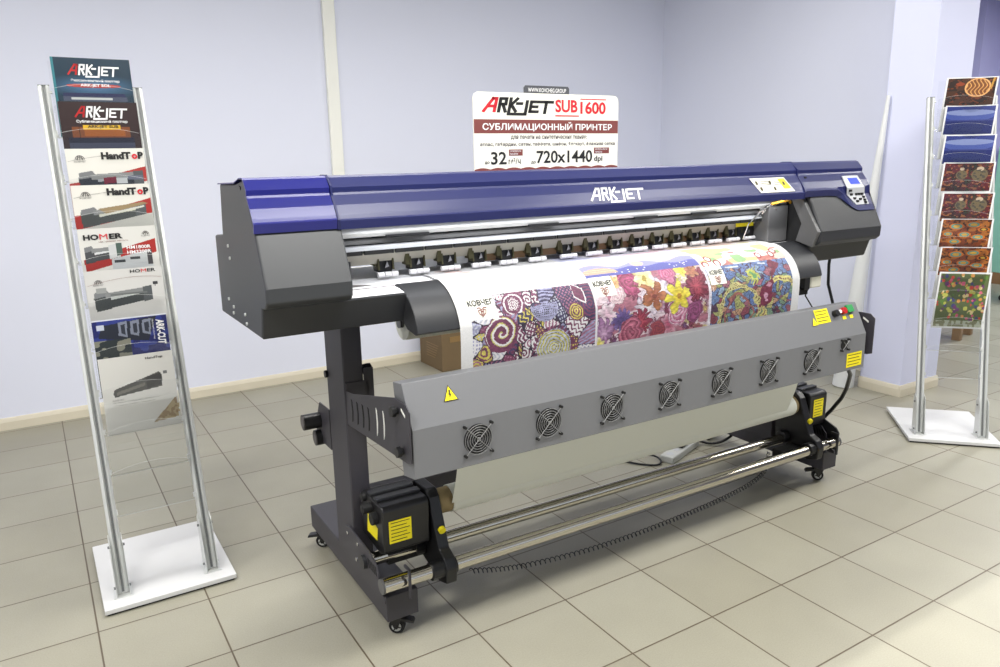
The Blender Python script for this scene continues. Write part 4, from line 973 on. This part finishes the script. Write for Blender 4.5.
# 7 blue cutter brochures
im = bg((28, 34, 96)); xx, yy = grid(im); nn = smooth_noise(100, 92, 9); im[nn > .6] = (44, 56, 130); polyfill(im, [(.12, .14), (.86, .04), (.72, .60), (.06, .42)], (34, 38, 50)); 
for x0 in (.34, .50, .66): polyfill(im, [(x0, .10), (x0 + .12, .08), (x0 + .10, .46), (x0 - .01, .40)], (128, 134, 150)); polyfill(im, [(x0 + .03, .16), (x0 + .09, .15), (x0 + .08, .40), (x0 + .03, .36)], (46, 50, 62))
rect(im, .06, .12, .16, .24, (190, 196, 210)); k = (yy > 48) & (xx < 44); im[k] = (40, 48, 50); im[k & (nn > .5)] = (130, 130, 116); im[:3] = (214, 216, 226)
r, at, w, h = sheet_thing('brochure', 'dark blue cutting machine brochure with sideways lettering', GL, Lc, 0, TOPS_L[6], im, xc=.001, w=.232)
o = text('ARK-CUT', .088, .026, at(.845, .12, .0024) @ Matrix.Rotation(-PI / 2, 4, 'Z'), M['inkwhite'], r, bold=.04, shear=.15)
o = text('режущий плоттер', .07, .006, at(.79, .10, .0024) @ Matrix.Rotation(-PI / 2, 4, 'Z'), M['inkwhite'], r)
# 8 white with the dark printer, lowest
im = bg((214, 213, 208)); polyfill(im, [(.14, .48), (.16, .42), (.52, .33), (.78, .26), (.82, .32), (.80, .46), (.16, .52)], (84, 84, 82)); polyfill(im, [(.60, .32), (.80, .28), (.80, .44), (.60, .46)], (66, 66, 66)); polyfill(im, [(.18, .46), (.58, .38), (.58, .42), (.18, .50)], (116, 114, 108)); rect(im, .84, .26, .90, .30, (110, 112, 112))
polyfill(im, [(.62, .93), (.98, .62), (.98, .90)], (150, 126, 92)); nn = smooth_noise(100, 92, 30); xx, yy = grid(im); tri_ = (xx / 92 > .62) & (yy / 100 > .93 - (xx / 92 - .62) * .86) & (yy / 100 < .93 - (xx / 92 - .62) * .08); im[tri_ & (nn > .55)] = (176, 158, 120)
r, at, w, h = sheet_thing('brochure', 'white brochure with a brown corner triangle, lowest in the left stand', GL, Lc, 0, TOPS_L[7], im, xc=.002, w=.232, m='print', vis=1)
put(r, at, 'HandTop', .62, .085, .055, .010, M['ink'], .02); put(r, at, 'Цифровой планшетный принтер с уф', .12, .60, .15, .004, M['inkgrey']); put(r, at, 'КОВЧЕГ', .12, .57, .035, .005, M['inkgrey']); put(r, at, 'производство и продажа оборудования', .12, .635, .13, .0035, M['inkgrey'])

# right stand: art prints with white borders
RZ2 = math.radians(-46.6); Rc = (2.932, -.146, 0)
def bordered(im, b=4):
    im[:b] = (232, 232, 232); im[-b:] = (232, 232, 232); im[:, :b] = (232, 232, 232); im[:, -b:] = (232, 232, 232); return im
def art(kind, seed):
    global rng
    rng = np.random.default_rng(seed)
    im = bg((40, 24, 18)); xx, yy = grid(im); nn = smooth_noise(100, 92, 8); n2 = smooth_noise(100, 92, 22)
    if kind == 'amber':
        im[n2 > .62] = (110, 52, 22); im[(nn > .6)] = (70, 40, 24)
        e = np.hypot((xx - 58) / 22, (yy - 34) / 30); im[e < 1] = (120, 70, 34); im[(e < 1) & ((xx + 3 * np.sin(yy / 6)) % 7 < 2)] = (214, 156, 90); im[(e > .92) & (e < 1.05)] = (226, 170, 110)
        im[np.hypot((xx - 26) / 8, (yy - 22) / 6) < 1] = (140, 60, 30); im[(abs(xx - 82 - (30 - yy) * .12) < 2) & (yy < 40)] = (190, 140, 60)
    if kind == 'blue':
        im[:] = (44, 56, 124); e = np.hypot((xx - 46) / 44, (yy - 34) / 20); im[e < 1] = (70, 86, 156); e2 = np.hypot((xx - 46) / 44, (yy - 24) / 10); im[e2 < 1] = (128, 140, 186); im[yy > 50] = (28, 38, 100); im[(yy > 48) & (yy < 52)] = (56, 64, 130)
    if kind == 'red':
        im[:] = (92, 34, 42); im[nn > .6] = (60, 30, 30); im[n2 > .7] = (150, 96, 60); im[(n2 < .2)] = (46, 52, 34)
        for cx, cy, s in ((36, 26, 10), (68, 26, 14)): im[np.hypot((xx - cx) / s, (yy - cy - 16) / (s * 1.6)) < 1] = (110, 96, 70); im[np.hypot((xx - cx) / (s * .45), (yy - cy + 4) / (s * .5)) < 1] = (196, 176, 150); im[(np.hypot((xx - cx) / s, (yy - cy - 16) / (s * 1.6)) < .8) & (n2 > .5)] = (74, 70, 60)
    if kind == 'orange':
        im[:] = (126, 60, 26); im[nn > .6] = (160, 96, 40); im[n2 > .72] = (70, 40, 24)
        for cx, cy, s in ((30, 26, 14), (60, 20, 13), (78, 36, 10), (16, 52, 10), (46, 54, 12), (70, 62, 12), (30, 78, 12)):
            d = np.hypot((xx - cx) / s, (yy - cy) / (s * .8)); im[d < 1] = (196, 110, 30); im[d < .75] = (70, 50, 30) if (cx + cy) % 4 else (90, 150, 140); im[d < .45] = (206, 160, 60)
    if kind == 'flowers':
        im[:] = (96, 106, 66)
        for i in range(150):
            cx, cy = rng.uniform(4, 88), rng.uniform(4, 84); e = np.hypot((cx - 48) / 44, (cy - 44) / 38)
            if e > 1.05 and rng.random() > .3: continue
            c = [(200, 70, 60), (214, 150, 80), (226, 206, 150), (110, 60, 110), (96, 130, 60), (206, 90, 120), (70, 70, 120), (190, 190, 90)][rng.integers(0, 8)]
            im[np.hypot(xx - cx, yy - cy) < rng.uniform(1.6, 4)] = c
        im[86:] = np.where(n2[86:, :, None] > .5, (190, 196, 176), (140, 140, 110))
    return bordered(im, 3)
arts = [('amber', 1, 'dark amber picture leaflet with a glowing dome shape, highest in the right stand'), ('blue', 2, 'upper of the two blue sky leaflets in the right stand'), ('blue', 2, 'lower of the two blue sky leaflets in the right stand'),
        ('red', 3, 'upper of the two dark red figure leaflets in the right stand'), ('red', 3, 'lower of the two dark red figure leaflets in the right stand'), ('orange', 4, 'upper of the two orange ornament leaflets in the right stand'),
        ('orange', 4, 'lower of the two orange ornament leaflets in the right stand'), ('flowers', 5, 'leaflet crowded with small flowers, lowest in the right stand')]
for i, (kd, sdn, lb) in enumerate(arts):
    sheet_thing('picture_leaflet', lb, GRP, Rc, RZ2, TOPS_R[i], art(kd, sdn), xc=.010, w=.234, h=.262 if i < 7 else .285, sh=.022, curl=.016 if i else .004, cat='leaflet', vis=.56 if i < 7 else 1)

# ------------------------------------------------------------------ small things around
# leaning white paper roll at the pillar
cn = MB(); cn.cyl((3.195, .600, .004), (3.252, .515, 1.74), .062, .010, n=40)
tag(cn.build('rolled_paper_cone', M['conewhite'], None, smooth=True), label='tall white tapering paper roll leaning on the pillar behind the printer', cat='paper roll')
# carton at the back wall
cb = empty('cardboard_box', (1.385, 2.50, 0), -.0, label='brown cardboard carton on the floor by the back wall', cat='box')
MB().box(-.115, .30, -.17, .17, 0, .27).build('carton', M['carton'], cb, bevel=.004)
MB().box(-.05, .235, -.172, -.170, .20, .24).build('tape', M['tape'], cb)
MB().prism([(-.17, .27), (.0, .274), (.17, .27), (.17, .273), (.0, .277), (-.17, .273)], -.112, .297).build('flap', M['carton'], cb)
mb = MB()
for k in range(6): mb.box(-.1165, -.115, -.12 + .01 * k, .06, .17 - k * .018, .175 - k * .018)
mb.build('print_lines', M['tape'], cb)
# power strip with its leads under the machine
ps = empty('power_strip', (1.56, .37, 0), .35, label='light grey power strip lying on the floor under the printer', cat='power strip')
MB().box(-.15, .15, -.035, .035, 0, .035).build('strip_body', M['strip'], ps, bevel=.006)
mb = MB()
for k in range(4): mb.cyl((-.11 + k * .065, 0, .034), (-.11 + k * .065, 0, .036), .018, n=18)
mb.build('socket', M['silver'], ps)
MB().box(-.02, .03, -.02, .02, .036, .07).build('plug', M['black'], ps, bevel=.004)
def cable(pts, lb, r=.005, m='black'):
    p = smooth_curve(np.array(pts, float), 3); tag(MB().tube([tuple(q) for q in p], r, 8).build('floor_cable', M[m], None, smooth=True), label=lb, cat='cable')
cable([(1.25, .46, .006), (1.30, .36, .006), (1.38, .30, .006), (1.42, .38, .02), (1.36, .47, .006), (1.28, .50, .006)], 'black looped cable left of the grey power strip', .005)
cable([(1.70, .44, .03), (1.76, .34, .006), (1.86, .30, .05), (1.93, .34, .09), (1.90, .42, .02), (1.80, .42, .006)], 'thick black cable looping right of the grey power strip', .007)
# glimpses of the room beyond the pillar
tb = empty('wooden_stool', (5.05, .98, 0), .2, label='brown wooden stool in the room beyond the pillar, seen under the leaflets', cat='stool')
MB().box(-.17, .17, -.17, .17, .43, .46).build('seat', M['wood'], tb, bevel=.006)
for x, y in ((-.13, -.13), (.13, -.13), (-.13, .13), (.13, .13)): MB().box(x - .03, x + .03, y - .03, y + .03, 0, .43).build('leg', M['wood'], tb, bevel=.004)
pn = empty('mint_partition', (7.86, 1.55, 0), 0, label='mint green panel standing against the far wall at the edge of the photo', cat='panel')
MB().box(-.03, .0, -.9, .52, .12, 1.45).build('board', M['mint'], pn, bevel=.004)
MB().box(-.05, .02, -.9, .52, 0.0, .12).build('plinth', M['wood'], pn, bevel=.004)
ch = empty('office_chair', (6.9, 1.15, 0), .4, label='black office chair in front of the mint green panel', cat='chair')
MB().box(-.22, .22, -.22, .22, .44, .50).build('seat', M['black'], ch, bevel=.02)
MB().box(-.22, .22, .20, .25, .55, .95).build('backrest', M['black'], ch, bevel=.02)
MB().cyl((0, 0, .08), (0, 0, .44), .025, n=16).build('stem', M['darkgrey'], ch)
MB().box(-.02, .02, .21, .23, .45, .6).build('back_support', M['darkgrey'], ch)
for k in range(5):
    a = k * 2 * PI / 5; MB().cyl((0, 0, .09), (.27 * math.cos(a), .27 * math.sin(a), .06), .016, .012, n=10).cyl((.27 * math.cos(a) - .012, .27 * math.sin(a), .028), (.27 * math.cos(a) + .012, .27 * math.sin(a), .028), .028, n=16).build('leg', M['black'], ch)

# ------------------------------------------------------------------ lights: ceiling panels and the sun through the added window
def lamp(x, y, lx, ly, w, col=(1, .985, .95)):
    fx = empty('ceiling_light', (x, y, 2.9), 0, label='white ceiling light panel', cat='ceiling light', group='ceiling light panels')
    MB().box(-lx / 2 - .02, lx / 2 + .02, -ly / 2 - .02, ly / 2 + .02, -.03, -.001).build('frame', M['white'], fx, bevel=.003)
    l = bpy.data.lights.new('panel_light', 'AREA'); l.shape = 'RECTANGLE'; l.size = lx; l.size_y = ly; l.energy = w; l.color = col
    o = bpy.data.objects.new('panel_light', l); o.location = (x, y, 2.865); C.objects.link(o)
for x, w_ in ((-1.9, 61), (.2, 54), (2.3, 43), (4.6, 46)): lamp(x, -1.35, 1.2, .28, w_)
for x, w_ in ((-1.9, 26), (.2, 24), (2.1, 17)): lamp(x, .75, 1.2, .28, w_)  # second row, unseen, added to light the back wall
lamp(6.2, .6, 1.2, .28, 60)  # unseen lamp added to brighten the room beyond
sun = bpy.data.lights.new('sun', 'SUN'); sun.energy = 2.6; sun.angle = .004; sun.color = (1, .975, .92)
so = bpy.data.objects.new('sun', sun); so.rotation_euler = (math.radians(90 - 28.45), 0, 0); so.location = (0, -8, 4); C.objects.link(so)
wd = bpy.data.worlds.new('world'); wd.use_nodes = True; bpy.context.scene.world = wd
wd.node_tree.nodes['Background'].inputs[0].default_value = (.75, .85, 1, 1); wd.node_tree.nodes['Background'].inputs[1].default_value = .9

def split_islands(names):
    for o in [q for q in bpy.data.objects if q.type == 'MESH' and q.name.split('.')[0] in names]:
        me = o.data; n = len(me.vertices); par = list(range(n))
        def find(a):
            while par[a] != a: par[a] = par[par[a]]; a = par[a]
            return a
        for e in me.edges:
            a, b2 = find(e.vertices[0]), find(e.vertices[1])
            if a != b2: par[a] = b2
        groups = {}
        for p in me.polygons: groups.setdefault(find(p.vertices[0]), []).append(p)
        if len(groups) < 2: continue
        first = True
        for g in groups.values():
            ids = sorted({v for p in g for v in p.vertices}); mp_ = {v: i for i, v in enumerate(ids)}
            nm = bpy.data.meshes.new(o.name); nm.from_pydata([me.vertices[v].co for v in ids], [], [[mp_[v] for v in p.vertices] for p in g])
            for m_ in me.materials: nm.materials.append(m_)
            if g[0].use_smooth:
                nm.polygons.foreach_set('use_smooth', [True] * len(nm.polygons))
            if first: keep = nm; first = False
            else:
                c = o.copy(); c.data = nm; C.objects.link(c)
        o.data = keep
split_islands({'screw', 'bolt', 'roller_bracket', 'roller_shaft', 'roller_gap_plate', 'carriage_clip', 'button', 'clip', 'clamp_knob', 'cable_gland', 'roller_collar', 'pocket_edge', 'case_foot', 'socket', 'motor_mount', 'rule', 'small_tag', 'slot', 'roller_end_cap', 'cable_comb'})
sc_ = bpy.context.scene
sc_.view_settings.view_transform = 'Standard'; sc_.view_settings.look = 'None'; sc_.view_settings.gamma = 1; sc_.view_settings.use_curve_mapping = False
sc_.view_settings.exposure = 0.25
sc_.cycles.transparent_max_bounces = 40; sc_.cycles.max_bounces = 8; sc_.cycles.use_denoising = True
sc_.cycles.sample_clamp_indirect = 6
